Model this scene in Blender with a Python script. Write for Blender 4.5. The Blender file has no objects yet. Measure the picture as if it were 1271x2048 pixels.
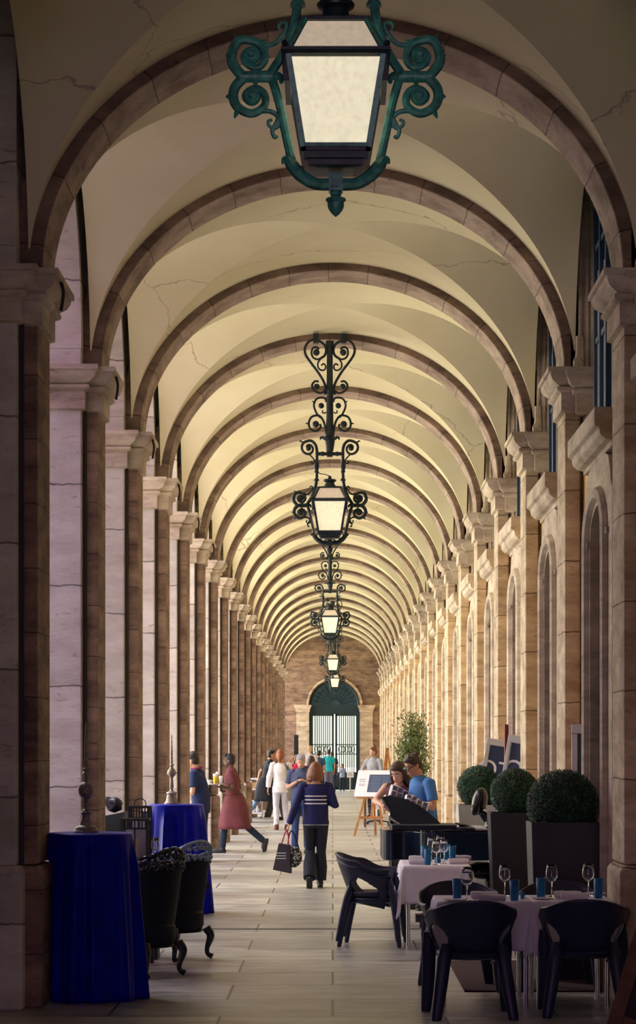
import bpy, bmesh, math, random
from mathutils import Vector, Matrix, Euler
from math import sin, cos, pi, sqrt, radians as R
random.seed(7)
S = bpy.context.scene
C = S.collection
F = 4707.0; VX = 665.0; HY = 1500.0; EYE = 1.8       # focal length in pixels of the 1271x2048 frame, vanishing point, eye height
def PX(x, d): return (x - VX) * d / F
def PZ(y, d): return EYE + (HY - y) * d / F

# ---------------------------------------------------------------- helpers
def tag(o, label=None, cat=None, group=None, kind=None):
    if label: o['label'] = label
    if cat: o['category'] = cat
    if group: o['group'] = group
    if kind: o['kind'] = kind
    return o
def empty(name, loc=(0, 0, 0), rz=0.0, label=None, cat=None, group=None, kind=None):
    o = bpy.data.objects.new(name, None); C.objects.link(o)
    o.location = loc; o.rotation_euler = (0, 0, rz); o.empty_display_size = .1
    return tag(o, label, cat, group, kind)
def copy_tree(o, parent=None):
    c = o.copy(); C.objects.link(c); c.parent = parent
    for ch in list(o.children): copy_tree(ch, c)
    return c
def smooth_path(P, n=6):
    P = [Vector(p) for p in P]
    if len(P) < 3: return P
    out = []
    for i in range(len(P) - 1):
        p0 = P[i - 1] if i else P[0] * 2 - P[1]
        p1, p2 = P[i], P[i + 1]
        p3 = P[i + 2] if i + 2 < len(P) else P[-1] * 2 - P[-2]
        for k in range(n):
            t = k / n
            out.append(.5 * ((2 * p1) + (p2 - p0) * t + (2 * p0 - 5 * p1 + 4 * p2 - p3) * t * t + (3 * p1 - p0 - 3 * p2 + p3) * t ** 3))
    out.append(P[-1]); return out
class MB:
    def __init__(s): s.v = []; s.f = []; s.m = []; s.M = None; s.mi = 0
    def add(s, vs, fs):
        b = len(s.v)
        for p in vs:
            p = Vector(p)
            if s.M is not None: p = s.M @ p
            s.v.append(p)
        for f in fs: s.f.append([b + i for i in f]); s.m.append(s.mi)
        return s
    def box(s, a, b, rot=None):
        x0, y0, z0 = a; x1, y1, z1 = b
        vs = [(x0, y0, z0), (x1, y0, z0), (x1, y1, z0), (x0, y1, z0), (x0, y0, z1), (x1, y0, z1), (x1, y1, z1), (x0, y1, z1)]
        if rot is not None:
            c = Vector(((x0 + x1) / 2, (y0 + y1) / 2, (z0 + z1) / 2)); m = rot.to_matrix() if hasattr(rot, 'to_matrix') else rot
            vs = [c + m @ (Vector(p) - c) for p in vs]
        return s.add(vs, [(3, 2, 1, 0), (4, 5, 6, 7), (0, 1, 5, 4), (1, 2, 6, 5), (2, 3, 7, 6), (3, 0, 4, 7)])
    def cbox(s, c, size, rot=None):
        c = Vector(c); h = Vector(size) / 2
        return s.box(c - h, c + h, rot)
    def bar(s, a, b, w, h, up=(0, 0, 1), w2=None, h2=None):
        a = Vector(a); b = Vector(b); d = (b - a).normalized(); u = Vector(up)
        if abs(d.dot(u)) > .95: u = Vector((0, 1, 0))
        r = d.cross(u).normalized(); u = r.cross(d).normalized()
        w2 = w if w2 is None else w2; h2 = h if h2 is None else h2
        vs = []
        for p, ww, hh in ((a, w, h), (b, w2, h2)):
            vs += [p - r * ww / 2 - u * hh / 2, p + r * ww / 2 - u * hh / 2, p + r * ww / 2 + u * hh / 2, p - r * ww / 2 + u * hh / 2]
        return s.add(vs, [(0, 3, 2, 1), (4, 5, 6, 7), (0, 1, 5, 4), (1, 2, 6, 5), (2, 3, 7, 6), (3, 0, 4, 7)][::1])
    def tube(s, P, r, n=8, sm=0, flat=None):
        if sm:
            m = len(P); rr = r if isinstance(r, (list, tuple)) else [r] * m
            P2 = smooth_path(P, sm); r2 = []
            for i in range(len(P2)):
                t = i / sm; j = min(int(t), m - 2); r2.append(rr[j] + (rr[j + 1] - rr[j]) * (t - j))
            P, r = P2, r2
        P = [Vector(p) for p in P]
        if not isinstance(r, (list, tuple)): r = [r] * len(P)
        vs = []; fs = []
        t0 = (P[1] - P[0]).normalized()
        u = Vector((0, 1, 0)) if abs(t0.y) < .9 else Vector((1, 0, 0))
        u = (u - t0 * u.dot(t0)).normalized()
        for i, p in enumerate(P):
            t = (P[min(i + 1, len(P) - 1)] - P[max(i - 1, 0)])
            t = t.normalized() if t.length > 1e-9 else t0
            u = (u - t * u.dot(t))
            u = u.normalized() if u.length > 1e-6 else t.orthogonal().normalized()
            w = t.cross(u)
            for k in range(n):
                a = 2 * pi * k / n
                vs.append(p + (u * cos(a) * (flat or 1) + w * sin(a)) * r[i])
        for i in range(len(P) - 1):
            for k in range(n):
                k2 = (k + 1) % n
                fs.append((i * n + k, i * n + k2, (i + 1) * n + k2, (i + 1) * n + k))
        fs.append(tuple(range(n))[::-1]); fs.append(tuple((len(P) - 1) * n + k for k in range(n)))
        return s.add(vs, fs)
    def lathe(s, prof, n=24, c=(0, 0, 0), close=True):
        vs = []; fs = []
        for r, z in prof:
            for k in range(n):
                a = 2 * pi * k / n; vs.append((c[0] + r * cos(a), c[1] + r * sin(a), c[2] + z))
        m = len(prof)
        for i in range(m - 1):
            for k in range(n):
                k2 = (k + 1) % n; fs.append((i * n + k, i * n + k2, (i + 1) * n + k2, (i + 1) * n + k))
        if close:
            fs.append(tuple(range(n))[::-1]); fs.append(tuple((m - 1) * n + k for k in range(n)))
        return s.add(vs, fs)
    def ell(s, c, r, n=14, m=9, rot=None):
        if not hasattr(r, '__len__'): r = (r, r, r)
        vs = []; fs = []; c = Vector(c)
        mt = rot.to_matrix() if hasattr(rot, 'to_matrix') else rot
        def T(p):
            p = Vector(p)
            if mt is not None: p = mt @ p
            return c + p
        vs.append(T((0, 0, -r[2])))
        for j in range(1, m):
            b = -pi / 2 + pi * j / m
            for k in range(n):
                a = 2 * pi * k / n; vs.append(T((r[0] * cos(a) * cos(b), r[1] * sin(a) * cos(b), r[2] * sin(b))))
        vs.append(T((0, 0, r[2])))
        for k in range(n): fs.append((0, 1 + (k + 1) % n, 1 + k))
        for j in range(m - 2):
            for k in range(n):
                a = 1 + j * n + k; b2 = 1 + j * n + (k + 1) % n
                fs.append((a, b2, b2 + n, a + n))
        t = len(vs) - 1
        for k in range(n): fs.append((1 + (m - 2) * n + k, 1 + (m - 2) * n + (k + 1) % n, t))
        return s.add(vs, fs)
    def prism(s, poly, a, b, axis='y'):
        n = len(poly)
        def P(u, v, w):
            return {'y': (u, w, v), 'x': (w, u, v), 'z': (u, v, w)}[axis]
        vs = [P(u, v, a) for u, v in poly] + [P(u, v, b) for u, v in poly]
        fs = [tuple(range(n)), tuple(range(n, 2 * n))[::-1]] + [(i, i + n, (i + 1) % n + n, (i + 1) % n) for i in range(n)]
        return s.add(vs, fs)
    def rings(s, x0, x1, y0, y1, prof):
        vs = []; fs = []
        for o, z in prof: vs += [(x0 - o, y0 - o, z), (x1 + o, y0 - o, z), (x1 + o, y1 + o, z), (x0 - o, y1 + o, z)]
        for i in range(len(prof) - 1):
            for k in range(4):
                k2 = (k + 1) % 4; fs.append((i * 4 + k, i * 4 + k2, i * 4 + 4 + k2, i * 4 + 4 + k))
        m = len(prof) - 1
        fs.append((3, 2, 1, 0)); fs.append((m * 4, m * 4 + 1, m * 4 + 2, m * 4 + 3))
        return s.add(vs, fs)
    def stack(s, secs, n=20):
        # secs: (cx, cy, cz, rx, ry)
        vs = []; fs = []
        for cx, cy, cz, rx, ry in secs:
            for k in range(n):
                a = 2 * pi * k / n; vs.append((cx + rx * cos(a), cy + ry * sin(a), cz))
        for i in range(len(secs) - 1):
            for k in range(n):
                k2 = (k + 1) % n; fs.append((i * n + k, i * n + k2, (i + 1) * n + k2, (i + 1) * n + k))
        fs.append(tuple(range(n))[::-1]); fs.append(tuple((len(secs) - 1) * n + k for k in range(n)))
        return s.add(vs, fs)
    def mesh(s, name, smooth=False, fixn=True):
        me = bpy.data.meshes.new(name)
        me.from_pydata([tuple(v) for v in s.v], [], s.f)
        if fixn:
            bm = bmesh.new(); bm.from_mesh(me); bmesh.ops.recalc_face_normals(bm, faces=bm.faces); bm.to_mesh(me); bm.free()
        if any(s.m):
            for p, mi in zip(me.polygons, s.m): p.material_index = mi
        if smooth:
            me.shade_smooth()
            if smooth != 'full': me.set_sharp_from_angle(angle=R(40))
        me.update(); return me
    def build(s, name, mat, parent=None, smooth=True, fixn=True):
        me = s.mesh(name, smooth, fixn)
        for m in (mat if isinstance(mat, (list, tuple)) else [mat]): me.materials.append(m)
        o = bpy.data.objects.new(name, me); C.objects.link(o)
        if parent is not None: o.parent = parent
        return o
    def remesh(s, name, mat, parent=None, vox=.01, it=2, mods=()):
        me = s.mesh(name)
        o = bpy.data.objects.new(name, me); C.objects.link(o)
        m = o.modifiers.new('r', 'REMESH'); m.mode = 'VOXEL'; m.voxel_size = vox; m.use_smooth_shade = True
        if it:
            m = o.modifiers.new('s', 'SMOOTH'); m.factor = .5; m.iterations = it
        dg = bpy.context.evaluated_depsgraph_get(); dg.update()
        me2 = bpy.data.meshes.new_from_object(o.evaluated_get(dg), depsgraph=dg)
        o.modifiers.clear(); o.data = me2; me2.name = name
        bpy.data.meshes.remove(me)
        me2.materials.clear()
        for m in (mat if isinstance(mat, (list, tuple)) else [mat]): me2.materials.append(m)
        me2.shade_smooth()
        if parent is not None: o.parent = parent
        return o
def bevel(o, w=.006, seg=2):
    m = o.modifiers.new('bevel', 'BEVEL'); m.width = w; m.segments = seg; m.limit_method = 'ANGLE'; m.angle_limit = R(35); return o
def text(name, body, size, mat, parent, loc, rot, ext=.001):
    cu = bpy.data.curves.new(name, 'FONT'); cu.body = body; cu.size = size; cu.extrude = ext; cu.align_x = 'CENTER'; cu.align_y = 'CENTER'
    t = bpy.data.objects.new(name, cu); C.objects.link(t)
    dg = bpy.context.evaluated_depsgraph_get(); dg.update()
    me = bpy.data.meshes.new_from_object(t.evaluated_get(dg), depsgraph=dg)
    bpy.data.objects.remove(t)
    o = bpy.data.objects.new(name, me); C.objects.link(o); me.materials.clear(); me.materials.append(mat)
    o.parent = parent; o.location = loc; o.rotation_euler = rot; return o

# ---------------------------------------------------------------- materials
def mk(name):
    m = bpy.data.materials.new(name); m.use_nodes = True
    nt = m.node_tree; b = nt.nodes['Principled BSDF']; return m, nt, b
def pm(name, col, rough=.6, metal=0., noise=0., nscale=20., bump=0., spec=.5, bscale=None, **kw):
    m, nt, b = mk(name)
    b.inputs['Base Color'].default_value = (*col, 1); b.inputs['Roughness'].default_value = rough; b.inputs['Metallic'].default_value = metal
    b.inputs['Specular IOR Level'].default_value = spec
    for k, v in kw.items(): b.inputs[k.replace('_', ' ')].default_value = v
    if noise or bump:
        tc = nt.nodes.new('ShaderNodeTexCoord'); nz = nt.nodes.new('ShaderNodeTexNoise'); nz.inputs['Scale'].default_value = nscale; nz.inputs['Detail'].default_value = 4
        nt.links.new(tc.outputs['Object'], nz.inputs['Vector'])
        if noise:
            r = nt.nodes.new('ShaderNodeValToRGB'); r.color_ramp.elements[0].position = .3; r.color_ramp.elements[1].position = .72
            r.color_ramp.elements[0].color = (*[max(0, c * (1 - noise)) for c in col], 1); r.color_ramp.elements[1].color = (*[min(1, c * (1 + noise)) for c in col], 1)
            nt.links.new(nz.outputs['Fac'], r.inputs['Fac']); nt.links.new(r.outputs['Color'], b.inputs['Base Color'])
        if bump:
            bp = nt.nodes.new('ShaderNodeBump'); bp.inputs['Strength'].default_value = bump; bp.inputs['Distance'].default_value = .01
            nt.links.new(nz.outputs['Fac'], bp.inputs['Height']); nt.links.new(bp.outputs['Normal'], b.inputs['Normal'])
    return m
def N(nt, t, **kw):
    n = nt.nodes.new(t)
    for k, v in kw.items():
        if k.startswith('i_'):
            key = k[2:]; key = int(key) if key.isdigit() else key.replace('_', ' ')
            n.inputs[key].default_value = v
        else: setattr(n, k, v)
    return n
def stone(name, c1, c2, row=.44, phase=0.1, radial=False, joint=.5, pits=.5, rough=.75):
    m, nt, b = mk(name); L = nt.links.new
    g = N(nt, 'ShaderNodeNewGeometry'); sep = N(nt, 'ShaderNodeSeparateXYZ'); L(g.outputs['Position'], sep.inputs[0])
    # stains stretched horizontally like veined limestone
    mp = N(nt, 'ShaderNodeMapping'); mp.inputs['Scale'].default_value = (1.2, 1.2, 3.2); L(g.outputs['Position'], mp.inputs['Vector'])
    n1 = N(nt, 'ShaderNodeTexNoise', i_Scale=1.6, i_Detail=8., i_Roughness=.66); L(mp.outputs[0], n1.inputs['Vector'])
    r = N(nt, 'ShaderNodeValToRGB'); e = r.color_ramp.elements; e[0].position = .36; e[1].position = .66; e[0].color = (*c1, 1); e[1].color = (*c2, 1)
    L(n1.outputs['Fac'], r.inputs['Fac'])
    # per block tone
    if radial:
        zz = N(nt, 'ShaderNodeMath', operation='SUBTRACT'); zz.inputs[1].default_value = 5.14; L(sep.outputs[2], zz.inputs[0])
        at = N(nt, 'ShaderNodeMath', operation='ARCTAN2'); L(zz.outputs[0], at.inputs[0]); L(sep.outputs[0], at.inputs[1])
        u = N(nt, 'ShaderNodeMath', operation='MULTIPLY'); u.inputs[1].default_value = 13 / pi; L(at.outputs[0], u.inputs[0])
    else:
        u = N(nt, 'ShaderNodeMath', operation='DIVIDE'); u.inputs[1].default_value = row; L(sep.outputs[2], u.inputs[0])
    u2 = N(nt, 'ShaderNodeMath', operation='ADD'); u2.inputs[1].default_value = phase; L(u.outputs[0], u2.inputs[0])
    nj = N(nt, 'ShaderNodeTexNoise', i_Scale=9., i_Detail=3.); L(g.outputs['Position'], nj.inputs['Vector'])
    nj2 = N(nt, 'ShaderNodeMath', operation='MULTIPLY_ADD'); nj2.inputs[1].default_value = .05; L(nj.outputs['Fac'], nj2.inputs[0]); L(u2.outputs[0], nj2.inputs[2])
    fr = N(nt, 'ShaderNodeMath', operation='FRACT'); L(nj2.outputs[0], fr.inputs[0])
    pp = N(nt, 'ShaderNodeMath', operation='PINGPONG'); pp.inputs[1].default_value = .5; L(fr.outputs[0], pp.inputs[0])
    jm = N(nt, 'ShaderNodeMapRange'); jm.inputs['From Min'].default_value = .002; jm.inputs['From Max'].default_value = .012 ; L(pp.outputs[0], jm.inputs['Value'])
    fl = N(nt, 'ShaderNodeMath', operation='FLOOR'); L(nj2.outputs[0], fl.inputs[0])
    cy = N(nt, 'ShaderNodeMath', operation='MULTIPLY_ADD'); cy.inputs[1].default_value = .238; L(sep.outputs[1], cy.inputs[0]); L(fl.outputs[0], cy.inputs[2])
    wn = N(nt, 'ShaderNodeTexWhiteNoise', noise_dimensions='1D'); 
    cf = N(nt, 'ShaderNodeMath', operation='SNAP'); cf.inputs[1].default_value = 1.0; L(cy.outputs[0], cf.inputs[0]); L(cf.outputs[0], wn.inputs['W'])
    hs = N(nt, 'ShaderNodeHueSaturation'); L(r.outputs['Color'], hs.inputs['Color'])
    vr = N(nt, 'ShaderNodeMapRange'); vr.inputs['To Min'].default_value = .82; vr.inputs['To Max'].default_value = 1.14; L(wn.outputs['Value'], vr.inputs['Value']); L(vr.outputs[0], hs.inputs['Value'])
    mj = N(nt, 'ShaderNodeMix', data_type='RGBA'); L(jm.outputs[0], mj.inputs[0]); mj.inputs[6].default_value = (*[c * (1 - joint) * .6 for c in c1], 1); L(hs.outputs[0], mj.inputs[7])
    # pits and hairline cracks
    mp2 = N(nt, 'ShaderNodeMapping'); mp2.inputs['Scale'].default_value = (1, 1, 3); L(g.outputs['Position'], mp2.inputs['Vector'])
    n2 = N(nt, 'ShaderNodeTexNoise', i_Scale=6.5, i_Detail=9., i_Roughness=.7, i_Distortion=.8); L(mp2.outputs[0], n2.inputs['Vector'])
    pr = N(nt, 'ShaderNodeMapRange'); pr.inputs['From Min'].default_value = .33; pr.inputs['From Max'].default_value = .41; L(n2.outputs['Fac'], pr.inputs['Value'])
    mc = N(nt, 'ShaderNodeMix', data_type='RGBA'); mc.inputs[0].default_value = pits
    dk = N(nt, 'ShaderNodeMix', data_type='RGBA', blend_type='MULTIPLY'); dk.inputs[0].default_value = pits; L(mj.outputs[2], dk.inputs[6])
    pc = N(nt, 'ShaderNodeMix', data_type='RGBA'); L(pr.outputs[0], pc.inputs[0]); pc.inputs[6].default_value = (.3, .22, .2, 1); pc.inputs[7].default_value = (1, 1, 1, 1); L(pc.outputs[2], dk.inputs[7])
    L(dk.outputs[2], b.inputs['Base Color'])
    hm = N(nt, 'ShaderNodeMath', operation='MULTIPLY'); L(jm.outputs[0], hm.inputs[0]); L(n2.outputs['Fac'], hm.inputs[1])
    bp = N(nt, 'ShaderNodeBump', i_Strength=.55, i_Distance=.02); L(hm.outputs[0], bp.inputs['Height']); L(bp.outputs[0], b.inputs['Normal'])
    b.inputs['Roughness'].default_value = rough
    nt.nodes.remove(mc)
    return m
def stripes_mat(name, col, col2, bands, xmax=None, rough=.85):
    # horizontal knitted bands at heights (local z), inside the garment's own material
    m, nt, b = mk(name); L = nt.links.new
    tc = N(nt, 'ShaderNodeTexCoord'); sp = N(nt, 'ShaderNodeSeparateXYZ'); L(tc.outputs['Object'], sp.inputs[0])
    acc = None
    for z0, z1, xm in bands:
        a = N(nt, 'ShaderNodeMath', operation='COMPARE'); a.inputs[1].default_value = (z0 + z1) / 2; a.inputs[2].default_value = (z1 - z0) / 2; L(sp.outputs[2], a.inputs[0])
        ax = N(nt, 'ShaderNodeMath', operation='COMPARE'); ax.inputs[1].default_value = 0; ax.inputs[2].default_value = xm; L(sp.outputs[0], ax.inputs[0])
        mu = N(nt, 'ShaderNodeMath', operation='MULTIPLY'); L(a.outputs[0], mu.inputs[0]); L(ax.outputs[0], mu.inputs[1])
        if acc is None: acc = mu
        else:
            mx = N(nt, 'ShaderNodeMath', operation='MAXIMUM'); L(acc.outputs[0], mx.inputs[0]); L(mu.outputs[0], mx.inputs[1]); acc = mx
    mi = N(nt, 'ShaderNodeMix', data_type='RGBA'); L(acc.outputs[0], mi.inputs[0]); mi.inputs[6].default_value = (*col, 1); mi.inputs[7].default_value = (*col2, 1)
    L(mi.outputs[2], b.inputs['Base Color']); b.inputs['Roughness'].default_value = rough
    return m

M = {}
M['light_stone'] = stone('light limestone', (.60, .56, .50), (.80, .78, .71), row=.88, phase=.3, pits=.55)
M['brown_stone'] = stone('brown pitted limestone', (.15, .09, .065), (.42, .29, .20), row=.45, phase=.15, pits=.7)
M['right_stone'] = stone('warm limestone', (.40, .30, .20), (.78, .67, .51), row=.62, phase=.4, pits=.6)
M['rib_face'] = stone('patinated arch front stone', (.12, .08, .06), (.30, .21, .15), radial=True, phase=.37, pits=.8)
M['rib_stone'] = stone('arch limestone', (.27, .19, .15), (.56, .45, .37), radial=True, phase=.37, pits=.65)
M['yellow'] = pm('ochre wall paint', (.72, .50, .20), .85, noise=.12, nscale=2)
M['capstone'] = stone('moulded limestone', (.42, .34, .26), (.78, .69, .56), row=40., phase=.3, pits=.5)
def plaster():
    m, nt, b = mk('cream vault plaster'); L = nt.links.new
    g = N(nt, 'ShaderNodeNewGeometry')
    n = N(nt, 'ShaderNodeTexNoise', i_Scale=.55, i_Detail=7., i_Roughness=.6); L(g.outputs['Position'], n.inputs['Vector'])
    r = N(nt, 'ShaderNodeValToRGB'); e = r.color_ramp.elements; e[0].position = .3; e[1].position = .7; e[0].color = (.78, .71, .46, 1); e[1].color = (.92, .87, .63, 1)
    L(n.outputs['Fac'], r.inputs['Fac'])
    # a few hairline cracks
    v = N(nt, 'ShaderNodeTexVoronoi', feature='DISTANCE_TO_EDGE', i_Scale=.2); 
    n3 = N(nt, 'ShaderNodeTexNoise', i_Scale=2.5, i_Detail=6.); L(g.outputs['Position'], n3.inputs['Vector'])
    ad = N(nt, 'ShaderNodeVectorMath', operation='MULTIPLY_ADD'); L(n3.outputs['Color'], ad.inputs[0]); ad.inputs[1].default_value = (.5, .5, .5); L(g.outputs['Position'], ad.inputs[2]); L(ad.outputs[0], v.inputs['Vector'])
    mr = N(nt, 'ShaderNodeMapRange'); mr.inputs['From Max'].default_value = .0022; L(v.outputs['Distance'], mr.inputs['Value'])
    mi = N(nt, 'ShaderNodeMix', data_type='RGBA'); L(mr.outputs[0], mi.inputs[0]); mi.inputs[6].default_value = (.5, .42, .30, 1); L(r.outputs[0], mi.inputs[7])
    L(mi.outputs[2], b.inputs['Base Color']); b.inputs['Roughness'].default_value = .9
    bp = N(nt, 'ShaderNodeBump', i_Strength=.12, i_Distance=.05); L(n3.outputs['Fac'], bp.inputs['Height']); L(bp.outputs[0], b.inputs['Normal'])
    return m
M['plaster'] = plaster()
def floor_mat():
    m, nt, b = mk('worn stone slabs'); L = nt.links.new
    g = N(nt, 'ShaderNodeNewGeometry')
    br = N(nt, 'ShaderNodeTexBrick', offset=.5, i_Scale=1., i_Mortar_Size=.010, i_Mortar_Smooth=.2, i_Bias=0., i_Brick_Width=1.52, i_Row_Height=1.06)
    br.inputs['Color1'].default_value = (.36, .37, .36, 1); br.inputs['Color2'].default_value = (.62, .62, .55, 1); br.inputs['Mortar'].default_value = (.06, .05, .05, 1)
    L(g.outputs['Position'], br.inputs['Vector'])
    mp = N(nt, 'ShaderNodeMapping'); mp.inputs['Scale'].default_value = (1.2, 3.2, 1); L(g.outputs['Position'], mp.inputs['Vector'])
    n = N(nt, 'ShaderNodeTexNoise', i_Scale=1.5, i_Detail=8., i_Roughness=.68); L(mp.outputs[0], n.inputs['Vector'])
    r = N(nt, 'ShaderNodeValToRGB'); e = r.color_ramp.elements; e[0].position = .36; e[1].position = .60; e[0].color = (.42, .36, .38, 1); e[1].color = (1, 1, 1, 1); L(n.outputs['Fac'], r.inputs['Fac'])
    mu = N(nt, 'ShaderNodeMix', data_type='RGBA', blend_type='MULTIPLY'); mu.inputs[0].default_value = .9; L(br.outputs['Color'], mu.inputs[6]); L(r.outputs[0], mu.inputs[7])
    mp2 = N(nt, 'ShaderNodeMapping'); mp2.inputs['Scale'].default_value = (.8, 4.0, 1); L(g.outputs['Position'], mp2.inputs['Vector'])
    n2 = N(nt, 'ShaderNodeTexNoise', i_Scale=.9, i_Detail=5., i_Roughness=.6); L(mp2.outputs[0], n2.inputs['Vector'])
    r2 = N(nt, 'ShaderNodeValToRGB'); e = r2.color_ramp.elements; e[0].position = .30; e[1].position = .36; e[0].color = (.25, .2, .2, 1); e[1].color = (1, 1, 1, 1); L(n2.outputs['Fac'], r2.inputs['Fac'])
    mu2 = N(nt, 'ShaderNodeMix', data_type='RGBA', blend_type='MULTIPLY'); mu2.inputs[0].default_value = .8; L(mu.outputs[2], mu2.inputs[6]); L(r2.outputs[0], mu2.inputs[7])
    L(mu2.outputs[2], b.inputs['Base Color'])
    rr = N(nt, 'ShaderNodeMapRange'); rr.inputs['To Min'].default_value = .20; rr.inputs['To Max'].default_value = .5; L(n.outputs['Fac'], rr.inputs['Value']); L(rr.outputs[0], b.inputs['Roughness'])
    bp = N(nt, 'ShaderNodeBump', i_Strength=.25, i_Distance=.01); L(n.outputs['Fac'], bp.inputs['Height'])
    bp2 = N(nt, 'ShaderNodeBump', i_Strength=.6, i_Distance=.01, invert=True); L(br.outputs['Fac'], bp2.inputs['Height']); L(bp.outputs[0], bp2.inputs['Normal']); L(bp2.outputs[0], b.inputs['Normal'])
    return m
M['floor'] = floor_mat()
M['drain'] = pm('dark drain channel', (.03, .03, .035), .5)
M['gap_shade'] = pm('painted recess shade', (.06, .05, .06), .9)  # near-black colour stands in for the shade of the pier recess
M['iron'] = pm('green painted cast iron', (.04, .23, .20), .38, .0, noise=.5, nscale=30, bump=.3, spec=.6)
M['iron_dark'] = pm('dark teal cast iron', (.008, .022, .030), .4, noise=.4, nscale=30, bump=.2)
M['glass_milk'] = None
def milk(name, col, em):
    m, nt, b = mk(name); L = nt.links.new
    tc = N(nt, 'ShaderNodeTexCoord'); n = N(nt, 'ShaderNodeTexNoise', i_Scale=38., i_Detail=3.); L(tc.outputs['Object'], n.inputs['Vector'])
    v = N(nt, 'ShaderNodeTexVoronoi', i_Scale=30.); L(tc.outputs['Object'], v.inputs['Vector'])
    r = N(nt, 'ShaderNodeValToRGB'); e = r.color_ramp.elements; e[0].position = .25; e[1].position = .7; e[0].color = (*[c * .82 for c in col], 1); e[1].color = (*col, 1); L(n.outputs['Fac'], r.inputs['Fac'])
    L(r.outputs[0], b.inputs['Base Color']); b.inputs['Roughness'].default_value = .35
    bp = N(nt, 'ShaderNodeBump', i_Strength=.6, i_Distance=.006); L(v.outputs['Distance'], bp.inputs['Height']); L(bp.outputs[0], b.inputs['Normal'])
    b.inputs['Emission Color'].default_value = (1, .93, .76, 1); b.inputs['Emission Strength'].default_value = em
    L(r.outputs[0], b.inputs['Emission Color'])
    return m
M['lamp_glass'] = milk('hammered lamp glass lit', (.93, .86, .60), .22)
M['roof_glass'] = milk('lantern roof glass', (.70, .58, .42), .17)
M['velvet'] = pm('royal blue satin velvet', (.003, .004, .34), .42, noise=.3, nscale=5, spec=.35, Specular_Tint=(.25, .3, 1, 1), Sheen_Weight=.15, Sheen_Tint=(.1, .1, 1, 1))
M['bronze'] = pm('weathered grey brass', (.30, .25, .22), .5, .35, noise=.45, nscale=60, bump=.4)
M['black_gloss'] = pm('glossy black lacquer', (.010, .012, .018), .12)
M['piano'] = pm('dark blue black lacquer', (.010, .022, .045), .22)
M['piano_matte'] = pm('matte dark piano cover', (.006, .016, .032), .55)
M['chrome'] = pm('chrome', (.75, .75, .78), .15, 1.)
M['plastic'] = pm('slate grey moulded plastic', (.012, .018, .055), .42, spec=.5)
M['linen'] = pm('white table linen', (.72, .70, .80), .85, noise=.04, nscale=8, bump=.08)
M['napkin'] = pm('white napkin linen', (.74, .72, .78), .85)
M['porcelain'] = pm('white porcelain', (.8, .8, .82), .2)
def glass(name, col, rough=0., alpha=None):
    m, nt, b = mk(name)
    b.inputs['Base Color'].default_value = (*col, 1); b.inputs['Roughness'].default_value = rough; b.inputs['Transmission Weight'].default_value = 1.; b.inputs['IOR'].default_value = 1.45
    return m
M['clear_glass'] = glass('clear glass', (.96, .97, 1))
M['blue_glass'] = pm('blue pressed glass', (.02, .24, .55), .12, noise=.25, nscale=90, bump=.5, Transmission_Weight=.35, IOR=1.3)
M['box_leaf'] = pm('boxwood leaf', (.012, .075, .035), .45, noise=.7, nscale=14)
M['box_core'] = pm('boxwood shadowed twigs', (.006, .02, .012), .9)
M['olive_leaf'] = pm('olive leaf', (.16, .22, .07), .55, noise=.6, nscale=5)
M['bark'] = pm('olive bark', (.12, .09, .06), .9, noise=.4)
M['pot_dark'] = pm('dark zinc planter', (.010, .010, .022), .5, noise=.3, nscale=4)
M['pot_white'] = pm('pale concrete planter', (.42, .45, .50), .6, noise=.15, nscale=6)
M['soil'] = pm('soil', (.03, .02, .015), 1.)
M['wood'] = pm('orange beech wood', (.50, .22, .07), .5, noise=.3, nscale=12)
M['wood_dark'] = pm('dark red wood', (.13, .055, .035), .5, noise=.4, nscale=10)
M['board_white'] = pm('off white board', (.72, .74, .80), .5)
M['board_blue'] = pm('navy print', (.02, .04, .10), .4)
M['silver_frame'] = pm('pale silver frame', (.55, .58, .64), .4, .2)
M['frame_grey'] = pm('bevelled grey frame', (.42, .44, .46), .45)
M['red_panel'] = pm('red lacquered panel', (.22, .03, .035), .5)
M['black'] = pm('matt black', (.012, .012, .016), .6)
M['black_fabric'] = pm('black plastic bag', (.010, .012, .03), .35, bump=.6, nscale=18)
M['tub_leather'] = pm('black leather upholstery', (.004, .006, .014), .55, spec=.2, bump=.1)
M['wax'] = pm('ivory candle wax', (.62, .55, .42), .6, Emission_Color=(1, .9, .7, 1), Emission_Strength=.0)
M['rug'] = pm('maroon carpet runner', (.035, .005, .010), .95, noise=.2, nscale=60)
M['gate'] = pm('dark teal gate iron', (.006, .030, .042), .45)
M['gate_glass'] = pm('wired blue glass', (.03, .10, .14), .2, Transmission_Weight=.35)
M['window_frame'] = pm('blue window frame', (.012, .05, .12), .4)
M['window_glass'] = pm('dark window glass', (.012, .018, .03), .08)
M['curtain'] = pm('pale curtain', (.5, .55, .62), .8)
M['door_wood'] = pm('dark door timber', (.05, .035, .03), .55, noise=.3, nscale=6)
M['plaza'] = pm('pale square paving', (.62, .60, .45), .9)
M['shade_block'] = pm('violet bounce tint', (.30, .17, .36), .9)  # violet put into the colour to bounce purple into the near bays
M['facade'] = pm('far pale facade', (.7, .66, .5), .9)
SK = {'fair': pm('fair skin', (.58, .33, .24), .55, Subsurface_Weight=.05), 'tan': pm('tanned skin', (.50, .25, .16), .55), 'dark': pm('brown skin', (.10, .045, .03), .45)}
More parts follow.
